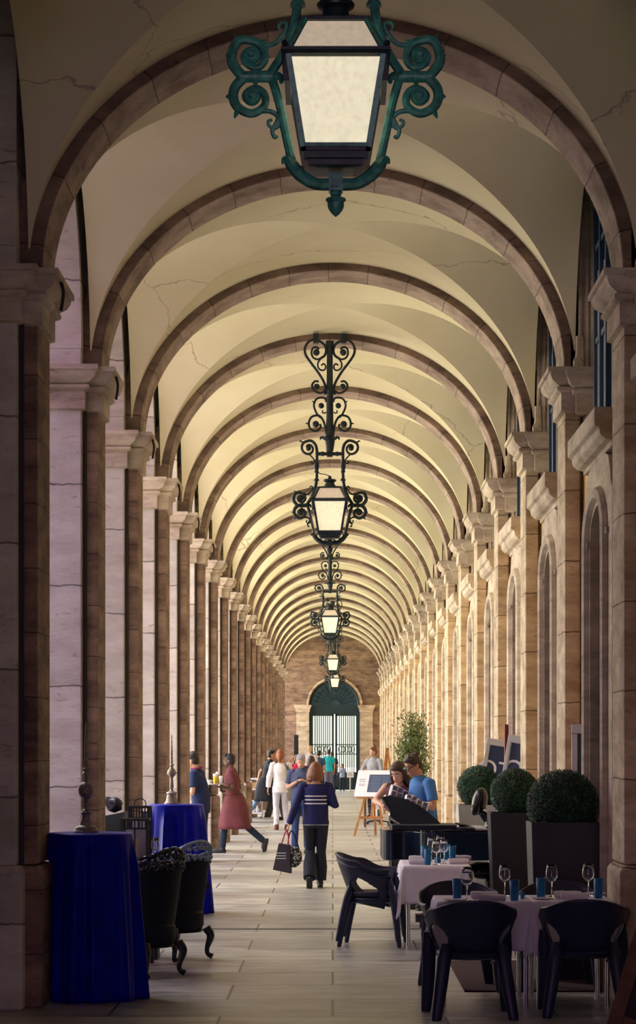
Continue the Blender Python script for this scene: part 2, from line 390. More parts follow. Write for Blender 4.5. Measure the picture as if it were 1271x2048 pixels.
HR = {'black': pm('black hair', (.008, .007, .009), .45, bump=.8, nscale=60), 'brown': pm('dark brown hair', (.04, .018, .014), .45, bump=.8, nscale=60), 'grey': pm('grey hair', (.36, .35, .38), .6, bump=.8, nscale=60),
      'auburn': pm('auburn hair', (.17, .060, .030), .45, bump=.8, nscale=60), 'red': pm('reddish hair', (.26, .085, .03), .45, bump=.8, nscale=60), 'blond': pm('blond hair', (.48, .30, .16), .55, bump=.8, nscale=60)}
def cloth(name, c, rough=.85, **k): return pm(name, c, rough, noise=.18, nscale=7, bump=.15, **k)

# ---------------------------------------------------------------- camera, world, sun
cam = bpy.data.cameras.new('camera'); co = bpy.data.objects.new('camera', cam); C.objects.link(co); S.camera = co
co.location = (0, 0, EYE); co.rotation_euler = (R(90), 0, 0)
cam.sensor_fit = 'VERTICAL'; cam.sensor_height = 36; cam.lens = F / 2048 * 36; cam.shift_x = -(VX - 635.5) / 2048; cam.shift_y = (HY - 1024) / 2048; cam.clip_end = 600; cam.clip_start = .1
S.view_settings.view_transform = 'Standard'; S.view_settings.look = 'None'; S.view_settings.gamma = 1.0; S.view_settings.use_curve_mapping = False
S.view_settings.exposure = 1.8
S.cycles.use_denoising = True; S.cycles.max_bounces = 7; S.cycles.diffuse_bounces = 5; S.cycles.caustics_reflective = False; S.cycles.caustics_refractive = False; S.cycles.sample_clamp_indirect = 6
W = bpy.data.worlds.new('sky'); S.world = W; W.use_nodes = True; nt = W.node_tree; bg = nt.nodes['Background']
tc = N(nt, 'ShaderNodeTexCoord'); sp = N(nt, 'ShaderNodeSeparateXYZ'); nt.links.new(tc.outputs['Generated'], sp.inputs[0])
rp = N(nt, 'ShaderNodeValToRGB'); e = rp.color_ramp.elements
mr = N(nt, 'ShaderNodeMapRange'); mr.inputs['From Min'].default_value = -1; nt.links.new(sp.outputs[1], mr.inputs['Value']); nt.links.new(mr.outputs[0], rp.inputs['Fac'])
e[0].position = .0; e[0].color = (.12, .06, .24, 1); e[1].position = 1.; e[1].color = (.13, .155, .15, 1)
x = e.new(.25); x.color = (.42, .40, .52, 1); x = e.new(.45); x.color = (1, .97, .93, 1); x = e.new(.88); x.color = (.95, .95, .90, 1)
rz_ = N(nt, 'ShaderNodeValToRGB'); e = rz_.color_ramp.elements; e[0].position = .1; e[0].color = (1, .93, .74, 1); e[1].position = .8; e[1].color = (.70, .69, .80, 1)
nt.links.new(sp.outputs[2], rz_.inputs['Fac'])
mu = N(nt, 'ShaderNodeMix', data_type='RGBA', blend_type='MULTIPLY'); mu.inputs[0].default_value = 1; nt.links.new(rp.outputs[0], mu.inputs[6]); nt.links.new(rz_.outputs[0], mu.inputs[7])
nt.links.new(mu.outputs[2], bg.inputs['Color']); bg.inputs['Strength'].default_value = 2.6
sl = bpy.data.lights.new('sun', 'SUN'); sl.energy = 8.0; sl.angle = R(3); sl.color = (1, .93, .72); so = bpy.data.objects.new('sun', sl); C.objects.link(so)
so.location = (30, 0, 40); so.rotation_euler = Vector((.75, -.25, .85)).to_track_quat('Z', 'Y').to_euler()
SHADE_Y = 24.5
# ================================================================ THE ARCADE
P = 4.2; D0 = 16.45; NB = 21; K0 = -4           # pier spacing, first visible pier, last pier at the end wall
dk = lambda k: D0 + P * k
YEND = dk(NB)
# floor, plaza outside, roof block
o = MB().box((-3.6, -14, -.3), (8, YEND + 30, 0)).build('floor', M['floor'], smooth=False); o['kind'] = 'structure'
o = MB().box((-160, -40, -.5), (-3.6, 260, -.12)).box((-3.6, YEND + 30, -.5), (160, 260, -.12)).build('ground', M['plaza'], smooth=False); o['kind'] = 'structure'
o = MB().box((-3.35, -6, 7.32), (3.6, YEND + .9, 12.5)).build('roof', M['facade'], smooth=False); o['kind'] = 'structure'
for i, yy in enumerate((23.65, 38.2, 52.8, 67.3, 82)):
    o = MB().box((-2.05, yy - .045, -.01), (2.05, yy + .045, .004)).build('trim_%d' % (i + 1), M['drain'], smooth=False); o['kind'] = 'structure'
# capital profile
CAP = [(.0, 4.76), (.035, 4.775), (.035, 4.93), (.06, 4.94), (.075, 4.955), (.075, 4.975), (.05, 4.985), (.075, 5.0), (.115, 5.03), (.135, 5.07), (.138, 5.095), (.16, 5.10), (.16, 5.14)]
def left_pier():
    r = empty('pillar'); r['kind'] = 'structure'
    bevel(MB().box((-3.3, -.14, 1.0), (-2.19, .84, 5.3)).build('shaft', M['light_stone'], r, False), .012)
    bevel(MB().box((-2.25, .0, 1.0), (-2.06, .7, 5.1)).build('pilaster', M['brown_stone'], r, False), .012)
    bevel(MB().box((-2.20, -.03, 1.0), (-2.155, .05, 4.78)).build('recess_shade_strip', M['gap_shade'], r, False), .004)  # dark strip painted as the recess shade between shaft and pilaster
    bevel(MB().rings(-3.3, -2.19, -.14, .84, [(.045, 0), (.045, .96), (.01, 1.0)]).build('plinth', M['light_stone'], r, False), .015)
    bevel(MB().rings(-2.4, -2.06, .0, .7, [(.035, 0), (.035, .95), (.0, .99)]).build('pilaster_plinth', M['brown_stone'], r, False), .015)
    MB().rings(-3.3, -2.19, -.14, .84, CAP).build('capital', M['capstone'], r)
    MB().rings(-2.8, -2.06, .0, .7, CAP).build('pilaster_capital', M['capstone'], r)
    return r
def right_pier():
    r = empty('pillar'); r['kind'] = 'structure'
    bevel(MB().box((2.035, .0, 1.0), (2.17, .7, 5.1)).build('pilaster', M['right_stone'], r, False), .012)
    bevel(MB().box((2.16, .06, .0), (2.21, .64, 5.1)).build('backing', M['brown_stone'], r, False), .008)
    bevel(MB().rings(2.035, 2.3, .0, .7, [(.035, 0), (.035, .95), (.0, .99)]).build('pilaster_plinth', M['right_stone'], r, False), .015)
    MB().rings(2.035, 2.5, .0, .7, CAP).build('pilaster_capital', M['capstone'], r)
    MB().rings(2.15, 2.5, -.10, .80, [(o_ * .8, z - .03) for o_, z in CAP]).build('capital', M['capstone'], r)
    up = MB().box((2.09, .03, 5.12), (2.6, .67, 7.2)).box((2.155, -.03, 5.12), (2.6, .73, 7.2)).box((2.20, -.075, 4.5), (2.6, .775, 7.2)).box((2.25, -.12, 4.42), (2.6, .82, 7.2))
    up.tube([(2.165, -.035, 5.15), (2.165, -.035, 7.1)], .018, 6).tube([(2.225, -.085, 4.5), (2.225, -.085, 7.1)], .014, 6)
    up.build('wall_strip', M['capstone'], r, False)
    # scroll foot where the strip meets the capital
    MB().tube([(2.16, -.06, 5.42), (2.16, -.065, 5.25), (2.14, -.12, 5.17), (2.12, -.17, 5.20)], [.035, .04, .05, .03], 8, 4).build('scroll_foot', M['capstone'], r)
    return r
lp = left_pier(); rpz = right_pier()
for k in range(K0, NB):
    a = lp if k == K0 else copy_tree(lp); a.location = (0, dk(k), 0)
    b = rpz if k == K0 else copy_tree(rpz); b.location = (0, dk(k), 0)
# transverse ribs
NS = 56
def rib():
    m = MB(); a, b = 2.03, 1.73; A, B = 2.30, 2.02
    for i in range(NS):
        t0, t1 = pi * i / NS, pi * (i + 1) / NS
        p = [(-a * cos(t), 5.14 + b * sin(t)) for t in (t0, t1)]; q = [(-A * cos(t), 5.14 + B * sin(t)) for t in (t0, t1)]
        vs = []
        for y in (.03, .67): vs += [(p[0][0], y, p[0][1]), (p[1][0], y, p[1][1]), (q[1][0], y, q[1][1]), (q[0][0], y, q[0][1])]
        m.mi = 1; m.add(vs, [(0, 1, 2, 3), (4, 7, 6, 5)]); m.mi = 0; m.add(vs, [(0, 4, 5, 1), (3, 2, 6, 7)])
    me = m.mesh('vault_rib', False)
    bm = bmesh.new(); bm.from_mesh(me); bmesh.ops.remove_doubles(bm, verts=bm.verts, dist=1e-4); bmesh.ops.recalc_face_normals(bm, faces=bm.faces); bm.to_mesh(me); bm.free()
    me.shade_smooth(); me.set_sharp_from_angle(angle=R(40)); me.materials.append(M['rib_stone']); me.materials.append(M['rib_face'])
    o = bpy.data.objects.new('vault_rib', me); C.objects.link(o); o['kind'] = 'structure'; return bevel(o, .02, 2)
r0 = rib()
for k in range(K0, NB):
    c = r0 if k == K0 else r0.copy()
    if k != K0: C.objects.link(c)
    c.location = (0, dk(k), 0)
# groin vaults
def vault_mesh():
    n = 112; a = 2.13; h = 1.83; hb = 1.79; yc = .67 + 1.78; m = MB(); key = {}
    def vert(w, i, j):
        if (w, i, j) not in key:
            u, v = pi * i / n, pi * j / n
            z = 5.12 + h * max(sin(u), sin(v))
            key[(w, i, j)] = len(m.v); m.v.append(Vector((-a * cos(u), yc - hb * cos(v), z)))
        return key[(w, i, j)]
    for i in range(n):
        for j in range(n):
            if i == j or i + j != n - 1: tr = [((i, j), (i + 1, j), (i + 1, j + 1)), ((i, j), (i + 1, j + 1), (i, j + 1))]
            else: tr = [((i, j), (i + 1, j), (i, j + 1)), ((i + 1, j), (i + 1, j + 1), (i, j + 1))]
            for t in tr:
                ci = sum(p[0] for p in t) / 3 - n / 2; cj = sum(p[1] for p in t) / 3 - n / 2
                w = (0 if abs(ci) > abs(cj) else 1, ci > 0 if abs(ci) > abs(cj) else cj > 0)
                m.f.append([vert(w, *p) for p in t]); m.m.append(0)
    me = m.mesh('ceiling', 'full', False); me.materials.append(M['plaster']); return me
vm = vault_mesh()
for k in range(K0, NB):
    o = bpy.data.objects.new('ceiling', vm); C.objects.link(o); o.location = (0, dk(k), 0); o['kind'] = 'structure'

# left outer arcade wall with arched openings
def arcade_wall(x0, x1, ks, zs=5.3, top=7.34):
    m = MB(); n = 24; rr = 1.61
    for k in ks:
        y0 = dk(k) + .84; yc = y0 + rr
        pts = [(yc - rr * cos(pi * i / n), zs + rr * sin(pi * i / n)) for i in range(n + 1)]
        for i in range(n):
            (ya, za), (yb, zb) = pts[i], pts[i + 1]
            m.add([(x0, ya, za), (x1, ya, za), (x1, yb, zb), (x0, yb, zb), (x0, ya, top), (x1, ya, top), (x1, yb, top), (x0, yb, top)],
                  [(0, 1, 2, 3), (1, 5, 6, 2), (0, 3, 7, 4), (4, 7, 6, 5)])
        m.box((x0, dk(k) - .14, zs), (x1, dk(k) + .84, top))
    return m
o = arcade_wall(-3.3, -2.19, range(0, NB)).build('wall_left', M['light_stone'], smooth=False); o['kind'] = 'structure'
# unseen wall added beside and behind the camera, closing openings to darken near bays
o = MB().box((-3.3, -6, 0), (-2.9, dk(0) - .10, 7.34)).build('added_shade_wall', M['light_stone'], smooth=False); o['kind'] = 'structure'
o = MB().box((-70, -30, -.4), (-7.2, SHADE_Y, 10.5)).build('added_shade_block', M['shade_block'], smooth=False); o['kind'] = 'structure'  # unseen block added outside to shade the nearest bays
# right wall : lower wall with door openings, stone door surrounds, sills, upper recessed wall with windows
dy0, dyr = 2.45, .58
def door_outline(half, zs, rise, n=10):
    return [(-half, 0)] + [(-half * cos(pi * i / n), zs + rise * sin(pi * i / n)) for i in range(n + 1)] + [(half, 0)]
wl = MB(); 
for k in range(K0, NB):
    y = dk(k); yc = y + dy0
    wl.box((2.2, y - .1, 0), (2.75, yc - dyr, 4.42)); wl.box((2.2, yc + dyr, 0), (2.75, y + P - .1, 4.42))
    n = 12
    for i in range(n):
        ya, yb = yc - dyr * cos(pi * i / n), yc - dyr * cos(pi * (i + 1) / n); za, zb = 3.5 + .27 * sin(pi * i / n), 3.5 + .27 * sin(pi * (i + 1) / n)
        wl.add([(2.2, ya, za), (2.75, ya, za), (2.75, yb, zb), (2.2, yb, zb), (2.2, ya, 4.42), (2.75, ya, 4.42), (2.75, yb, 4.42), (2.2, yb, 4.42)], [(0, 1, 2, 3), (0, 3, 7, 4), (1, 5, 6, 2), (4, 7, 6, 5)])
o = wl.build('wall_right', M['yellow'], smooth=False, fixn=False); o['kind'] = 'structure'
o = MB().box((2.75, -6, -.1), (3.5, YEND + .9, 7.4)).box((2.33, -6, 4.42), (2.8, YEND + .8, 7.4)).build('wall_right_upper', M['plaster'], smooth=False); o['kind'] = 'structure'
def surround_mesh():
    # plate with a shouldered ogee head and an arched hole, in the YZ plane
    n = 12; m = MB()
    inn = [(-dyr, 0.0)] + [(-dyr * cos(pi * i / n), 3.5 + .27 * sin(pi * i / n)) for i in range(n + 1)] + [(dyr, 0.0)]
    out_h = [(-.98, 3.72), (-.98, 3.80), (-.90, 3.86), (-.84, 3.97), (-.72, 4.08), (-.5, 4.12), (0, 4.14), (.5, 4.12), (.72, 4.08), (.84, 3.97), (.90, 3.86), (.98, 3.80), (.98, 3.72)]
    out = [(-.98, 0.0)] + out_h + [(.98, 0.0)]
    x0, x1 = 2.125, 2.205
    N_ = len(inn)
    vs = []
    for (a, b) in zip(inn, out): vs += [(x0, a[0], a[1]), (x1, a[0], a[1]), (x0, b[0], b[1]), (x1, b[0], b[1])]
    fs = []
    for i in range(N_ - 1):
        p, q = i * 4, i * 4 + 4
        fs += [(p, q, q + 2, p + 2), (p, p + 1, q + 1, q), (p + 2, q + 2, q + 3, p + 3)]
    m.add(vs, fs)
    # raised roll moulding around the opening
    m.tube([(2.12, -dyr - .09, 0)] + [(2.12, -(dyr + .09) * cos(pi * i / n), 3.5 + .36 * sin(pi * i / n)) for i in range(n + 1)] + [(2.12, dyr + .09, 0)], .055, 8)
    m.box((2.10, -dyr - .2, 3.47), (2.2, -dyr, 3.52)); m.box((2.10, dyr, 3.47), (2.2, dyr + .2, 3.52))
    return m
def sill_mesh():
    return MB().prism([(2.4, 4.41), (1.985, 4.41), (1.985, 4.27), (2.02, 4.255), (2.03, 4.20), (2.07, 4.165), (2.12, 4.155), (2.12, 4.12), (2.4, 4.12)], -1.02, 1.02, 'y')
d_proto = empty('door_1'); d_proto['kind'] = 'structure'
surround_mesh().build('surround', M['capstone'], d_proto)
dp = MB()
n = 12
poly = [(-dyr, 0)] + [(-dyr * cos(pi * i / n), 3.5 + .27 * sin(pi * i / n)) for i in range(n + 1)] + [(dyr, 0)]
MB().prism(poly, 2.62, 2.68, 'x').build('door_panel', M['door_wood'], d_proto, False)
jm = MB().box((2.2, dyr - .012, 0), (2.74, dyr + .01, 3.5)).box((2.2, -dyr - .01, 0), (2.74, -dyr + .012, 3.5)).build('jamb', M['brown_stone'], d_proto, False)
ob = MB()
for sy in (-1, 1): ob.box((2.60, sy * .29 - .22, .3), (2.625, sy * .29 + .22, 1.5)); ob.box((2.60, sy * .29 - .22, 1.7), (2.625, sy * .29 + .22, 3.3))
ob.build('door_moulding', M['door_wood'], d_proto, False)
w_proto = empty('window_1'); w_proto['kind'] = 'structure'
bevel(sill_mesh().build('window_sill', M['capstone'], w_proto, False), .01)
wf = MB()
for yy in (-1.32, -.9, -.46, 0, .46, .9, 1.32): wf.box((2.24, yy - .03, 4.42), (2.33, yy + .03, 6.72))
for zz in (4.44, 5.3, 6.1, 6.7): wf.box((2.25, -1.32, zz - .025), (2.33, 1.32, zz + .025))
wf.build('window_frame', M['window_frame'], w_proto, False)
MB().box((2.30, -1.3, 4.43), (2.325, 1.3, 6.7)).build('pane', M['window_glass'], w_proto, False)
cu = MB()
for yy in (-1.18, -1.05, .62, .78, 1.0, 1.14, 1.24): cu.tube([(2.285, yy, 4.45), (2.285, yy, 5.9)], .022, 6)
cu.build('curtain', M['curtain'], w_proto)
for k in range(K0, NB):
    a = d_proto if k == K0 else copy_tree(d_proto); a.name = 'door_%d' % (k - K0 + 1); a.location = (0, dk(k) + dy0, 0)
    b = w_proto if k == K0 else copy_tree(w_proto); b.name = 'window_%d' % (k - K0 + 1); b.location = (0, dk(k) + dy0, 0)
# end wall with the arched gateway
HW, ZS = 1.11, 3.80
def end_wall():
    m = MB(); n = 24; y0, y1 = YEND, YEND + .8
    out = lambda p: p
    pts = [(-HW, 0), (-HW, ZS)] + [(-HW * cos(pi * i / n), ZS + HW * sin(pi * i / n)) for i in range(1, n)] + [(HW, ZS), (HW, 0)]
    m.box((-2.3, y0, 0), (-HW, y1, ZS)); m.box((HW, y0, 0), (2.3, y1, ZS))
    for i in range(n):
        xa, xb = -HW * cos(pi * i / n), -HW * cos(pi * (i + 1) / n); za, zb = ZS + HW * sin(pi * i / n), ZS + HW * sin(pi * (i + 1) / n)
        m.add([(xa, y0, za), (xa, y1, za), (xb, y1, zb), (xb, y0, zb), (xa, y0, 7.4), (xa, y1, 7.4), (xb, y1, 7.4), (xb, y0, 7.4)], [(0, 1, 2, 3), (0, 3, 7, 4), (1, 5, 6, 2)])
    m.box((-2.3, y0, ZS), (-HW, y1, 7.4)); m.box((HW, y0, ZS), (2.3, y1, 7.4))
    return m
EC = .08
o = end_wall().build('wall_end', M['brown_stone'], smooth=False); o.location.x = EC; o['kind'] = 'structure'
o = MB()
for s in (-1, 1):
    o.M = Matrix.Translation((EC + s * 1.42, YEND, 0))
    o.rings(-.30, .30, -.05, .3, [(0, 3.5), (.02, 3.52), (.02, 3.62), (.06, 3.68), (.09, 3.76), (.09, 3.80)])
    o.box((-.28, -.04, 0), (.28, .2, 3.5)); o.M = None
for i in range(24):
    a0, a1 = pi * i / 24, pi * (i + 1) / 24
    o.bar((EC - 1.2 * cos(a0), YEND - .02, ZS + 1.2 * sin(a0)), (EC - 1.2 * cos(a1), YEND - .02, ZS + 1.2 * sin(a1)), .08, .16, (0, 1, 0))
o = o.build('trim_9', M['right_stone'], smooth=False); o['kind'] = 'structure'
# gate
g = empty('gate', (EC, YEND + .35, 0), 0, 'tall dark teal iron gate closing the far arched end of the arcade', 'gate')
m = MB().box((-HW, -.06, 0), (-HW + .12, .06, ZS)).box((HW - .12, -.06, 0), (HW, .06, ZS)).box((-HW, -.08, 3.40), (HW, .08, ZS - .08)).box((-HW, -.09, ZS - .1), (HW, .09, ZS))
m.build('gate_frame', M['gate'], g, False)
def leaf(s):
    m = MB(); x0, x1 = (.03, HW - .12)
    a = lambda x: s * x
    def bx(xa, xb, z0, z1, t=.03): m.box((min(a(xa), a(xb)), -t, z0), (max(a(xa), a(xb)), t, z1))
    bx(x0, x0 + .09, 0.02, 3.40); bx(x1 - .03, x1, .02, 3.40); bx(x0, x1, .02, .14); bx(x0, x1, 3.32, 3.40); bx(x0, x1, 1.60, 1.64); bx(x0, x1, 2.02, 2.06); bx(x0, x1, .78, .82)
    n = 9
    for i in range(1, n): 
        xx = x0 + .09 + (x1 - x0 - .12) * i / n; m.tube([(a(xx), 0, .1), (a(xx), 0, 3.36)], .026, 5)
        if i % 2: m.tube([(a(xx), 0, .82), (a(xx), 0, 1.3)], .028, 5)
    for i in range(5):
        cx = x0 + .18 + (x1 - x0 - .25) * (i + .5) / 5 - .03
        m.tube([(a(cx) + .075 * cos(t), 0, 1.83 + .15 * sin(t)) for t in [2 * pi * q / 10 for q in range(11)]], .02, 5)
    bx(x0, x1, .12, .8, .01)
    return m
for s in (-1, 1): leaf(s).build('gate_leaf', M['gate'], g, False)
m = MB()
for i in range(1, 14):
    t = pi * i / 14; m.tube([(-.25 * cos(t), 0, ZS + .25 * sin(t)), (-(HW - .12) * cos(t), 0, ZS + (HW - .12) * sin(t))], .022, 5)
    c = (-.82 * cos(t), 0, ZS + .82 * sin(t)); m.tube([(c[0] + .07 * cos(q * pi / 4), 0, c[2] + .07 * sin(q * pi / 4)) for q in range(9)], .012, 5)
for rr_, w_ in ((.25, .03), (.6, .015), (HW - .04, .06)):
    m.tube([(-rr_ * cos(pi * i / 24), 0, ZS + rr_ * sin(pi * i / 24)) for i in range(25)], w_, 6)
m.build('fanlight_bars', M['gate'], g)
MB().prism([(-(HW - .03) * cos(pi * i / 24), ZS + (HW - .03) * sin(pi * i / 24)) for i in range(25)], .06, .075).build('fanlight_glass', M['gate_glass'], g, False)

# ================================================================ LANTERNS
def lantern():
    r = empty('hanging_lantern')
    I = M['iron']
    def mir(path, rad, mb, n=8, sm=5, flat=None):
        for s in (-1, 1): mb.tube([(s * p[0], p[1] if len(p) > 2 else 0, p[-1]) for p in path], rad, n, sm, flat)
    # frame arms
    m = MB()
    mir([(.160, .583), (.160, .47), (.163, .278), (.185, .15), (.225, .05), (.285, -.045)], .020, m)
    mir([(.275, -.055), (.258, -.11), (.240, -.174), (.216, -.288), (.188, -.417)], .019, m)
    mir([(.205, -.40), (.188, -.43), (.15, -.474), (.087, -.510), (0, -.512)], [.02, .028, .028, .026, .028], m)
    for s in (-1, 1):
        m.M = Matrix.Translation((s * .163, 0, .40)); m.lathe([(.02, -.05), (.03, -.04), (.022, -.02), (.036, .03), (.03, .06), (.034, .075), (.02, .085)], 10)
        m.M = Matrix.Translation((s * .163, 0, .25)); m.lathe([(.02, -.0), (.034, .0), (.03, .02), (.02, .03)], 10)
        m.M = None
        m.tube([(s * .27, 0, -.05), (s * .41, 0, -.052)], [.026, .024], 10); m.tube([(s * .335, 0, -.051), (s * .355, 0, -.051)], .034, 10)
        m.tube([(s * .20, 0, -.40), (s * .222, 0, -.405), (s * .228, 0, -.425)], [.015, .012, .006], 6, 3)
        m.tube([(s * .262, 0, -.045), (s * .235, 0, -.055), (s * .235, 0, -.08)], [.022, .016, .008], 6, 3)
    m.build('arm', I, r)
    # side scrolls, one part each
    up = [(.405, -.045), (.440, .0), (.447, .036), (.432, .085), (.40, .108), (.362, .104), (.325, .088), (.304, .05), (.306, .018), (.328, -.008), (.355, -.010), (.385, .008), (.395, .036), (.378, .062), (.357, .058)]
    ut = [(.33, .09), (.297, .083), (.26, .092), (.235, .118), (.212, .155), (.214, .178), (.232, .182), (.246, .165), (.238, .148)]
    lw = [(.395, -.055), (.428, -.09), (.440, -.126), (.432, -.165), (.41, -.190), (.37, -.208), (.338, -.202), (.308, -.178), (.301, -.15), (.312, -.118), (.34, -.10), (.37, -.108), (.39, -.132), (.378, -.155), (.36, -.15)]
    lt = [(.335, -.20), (.30, -.198), (.268, -.205), (.245, -.228), (.242, -.255), (.262, -.272), (.285, -.262), (.288, -.242), (.272, -.236)]
    lt2 = [(.245, -.235), (.26, -.262), (.272, -.285), (.262, -.312), (.25, -.305)]
    for s in (-1, 1):
        for path, ten, cz, nm in ((up, [ut], .040, 'upper'), (lw, [lt, lt2], -.136, 'lower')):
            m = MB(); nn = len(path)
            m.tube([(s * x_, 0, z_) for x_, z_ in path], [.023 - .011 * i / nn for i in range(nn)], 8, 5)
            for t_ in ten: m.tube([(s * x_, 0, z_) for x_, z_ in t_], [.012 - .006 * i / len(t_) for i in range(len(t_))], 7, 5)
            m.ell((s * .360, 0, cz), (.040, .03, .040), 14, 10); m.tube([(s * .360 + .027 * cos(w), -.02, cz + .027 * sin(w)) for w in [q * pi / 6 for q in range(13)]], .007, 6); m.ell((s * .360, -.028, cz), (.017, .014, .017), 8, 6)
            zz = 1 if nm == 'upper' else -1
            # leaf spurs
            for (x_, z_, dx, dz) in ((.447, cz + .0 * zz, .025, -.0), (.42, cz + .06 * zz, .015, .03 * zz), (.325, cz + .052 * zz, -.03, .012 * zz), (.405, cz - .075 * zz, .05, .035 * zz)):
                m.tube([(s * x_, 0, z_), (s * (x_ + dx * .6), 0, z_ + dz * .6), (s * (x_ + dx), 0, z_ + dz * 1.1)], [.014, .010, .003], 6, 3)
            m.build('scroll', I, r)
    # bottom block and pine-cone finial
    m = MB().box((-.03, -.035, -.545), (.03, .035, -.470)); m.prism([(-.018, -.53), (.018, -.53), (.018, -.487), (-.018, -.487)], -.045, -.03)
    m.lathe([(.022, -.545), (.024, -.56), (.018, -.566), (.042, -.574), (.044, -.582), (.034, -.592), (.036, -.605), (.030, -.622), (.016, -.64), (.002, -.652)], 14); m.build('finial', I, r)
    # lantern housing: tapering four sided body
    fr = MB()
    tw, bw, zt, zb = .200, .138, -.012, -.388
    for sx in (-1, 1):
        for sy in (-1, 1):
            fr.bar((sx * tw, sy * tw, zt), (sx * bw, sy * bw, zb), .022, .022)
            fr.bar((sx * tw, sy * tw, .008), (sx * .132, sy * .132, .154), .02, .02)
            fr.ell((sx * .215, sy * .215, .03), .014, 8, 6)
    fr.rings(-.2, .2, -.2, .2, [(.0, -.02), (.018, -.012), (.030, .0), (.030, .012), (.0, .022)])
    for z_, w_ in ((zb, bw),):
        for s in (-1, 1): fr.box((-w_ - .01, s * w_ - .01, z_ - .014), (w_ + .01, s * w_ + .01, z_ + .01)); fr.box((s * w_ - .01, -w_ - .01, z_ - .014), (s * w_ + .01, w_ + .01, z_ + .01))
    for s in (-1, 1): fr.box((s * .205 - .012, -.19, -.12), (s * .205 + .012, .19, -.0))
    fr.rings(-.135, .135, -.135, .135, [(-.005, -.40), (.0, -.402), (.0, -.43), (-.02, -.432), (-.02, -.455), (-.06, -.46)])
    fr.rings(-.132, .132, -.132, .132, [(0, .148), (.014, .152), (.014, .166), (-.05, .170)])
    fr.build('housing', M['iron_dark'], r, False)
    edge = MB()
    for (sx, sy) in ((-1, -1), (1, -1)): edge.bar((sx * tw, sy * tw - .008, zt), (sx * bw, sy * bw - .008, zb), .024, .014); edge.bar((sx * tw, sy * tw - .008, .016), (sx * .132, sy * .132 - .01, .154), .024, .014)
    edge.box((-bw, -bw - .018, zb), (bw, -bw - .008, zb + .016)); edge.build('edge_strip', I, r, False)
    m = MB().lathe([(.075, .166), (.070, .195), (.058, .21), (.055, .232), (.078, .245), (.082, .258), (.074, .268), (.03, .275), (.02, .285), (.022, .30), (.012, .312), (.001, .316)], 20); m.build('vent_cap', M['iron_dark'], r)
    for sx, sy in ((0, -1), (0, 1), (-1, 0), (1, 0)):
        a = []
        def q(w, z, t): return (t * w if sy else sx * w, sy * w if sy else t * w, z)
        MB().add([q(tw - .008, zt, -1), q(tw - .008, zt, 1), q(bw - .006, zb, 1), q(bw - .006, zb, -1)], [(0, 1, 2, 3)]).build('glass_panel', M['lamp_glass'], r, False, False)
        MB().add([q(tw - .004, .012, -1), q(tw - .004, .012, 1), q(.128, .152, 1), q(.128, .152, -1)], [(0, 1, 2, 3)]).build('roof_panel', M['roof_glass'], r, False, False)
    # cross bar, upper scrolls, stem with scroll work
    m = MB().tube([(-.17, 0, .583), (.17, 0, .583)], .022, 10).box((-.035, -.035, .545), (.035, .035, .61))
    m.ell((-.09, 0, .583), .03, 8, 6).ell((.09, 0, .583), .03, 8, 6)
    m.build('crossbar', I, r)
    us = [(.165, .52), (.185, .56), (.20, .59), (.245, .60), (.30, .605), (.335, .65), (.338, .70), (.30, .738), (.255, .745), (.215, .72), (.195, .68), (.20, .64), (.22, .61), (.262, .60), (.295, .63), (.292, .675), (.262, .685)]
    us = [(.16, .583), (.162, .64), (.18, .70), (.225, .742), (.275, .74), (.325, .715), (.345, .665), (.33, .615), (.29, .585), (.245, .583), (.215, .61), (.208, .65), (.232, .688), (.268, .692), (.290, .665)]
    cu_ = [(.26, .583), (.22, .545), (.19, .505), (.192, .475), (.215, .462), (.232, .48), (.222, .495)]
    for s in (-1, 1):
        m = MB().tube([(s * a_, 0, b_) for a_, b_ in us], [.020 - .008 * i / 15 for i in range(15)], 8, 5)
        m.tube([(s * a_, 0, b_) for a_, b_ in cu_], .010, 6, 5).ell((s * .262, 0, .652), .034, 10, 8)
        m.tube([(s * .33, 0, .72), (s * .36, 0, .742), (s * .375, 0, .73)], [.012, .01, .004], 6, 3); m.build('upper_scroll', I, r)
    m = MB().lathe([(.03, .60), (.045, .62), (.05, .66), (.062, .73), (.055, .76), (.085, .775), (.07, .79), (.058, .80), (.058, .83), (.046, .85), (.042, 1.35), (.05, 1.36), (.04, 1.38), (.036, 1.9), (.05, 1.91), (.05, 1.97)], 14)
    for s in (-1, 1):
        m.tube([(s * .05, 0, .76), (s * .09, 0, .785), (s * .115, 0, .775), (s * .112, 0, .755)], [.02, .018, .012, .008], 6, 4)
        m.ell((s * .06, 0, 1.33), .022, 8, 6)
    m.build('stem', I, r)
    sc1 = [(.045, .82), (.055, .90), (.075, .98), (.12, 1.045), (.17, 1.055), (.23, 1.03), (.258, .96), (.245, .90), (.205, .865), (.155, .868), (.115, .905), (.118, .95)]
    sc2 = [(.09, 1.02), (.14, 1.05), (.18, 1.12), (.195, 1.19), (.165, 1.255), (.105, 1.275), (.055, 1.26), (.045, 1.22)]
    sc2b = [(.05, 1.10), (.06, 1.085), (.09, 1.09), (.085, 1.12)]
    ht = [(.045, 1.32), (.05, 1.38), (.07, 1.46), (.14, 1.58), (.23, 1.70), (.295, 1.80), (.305, 1.88), (.27, 1.95), (.21, 1.985), (.13, 1.97), (.065, 1.92), (.045, 1.85), (.065, 1.79), (.115, 1.755)]
    ht2 = [(.235, 1.90), (.245, 1.85), (.225, 1.80), (.17, 1.765), (.12, 1.76), (.08, 1.785), (.06, 1.82)]
    sp_ = [(.115, 1.755), (.155, 1.745), (.205, 1.77), (.225, 1.83), (.205, 1.885), (.165, 1.895), (.13, 1.87)]
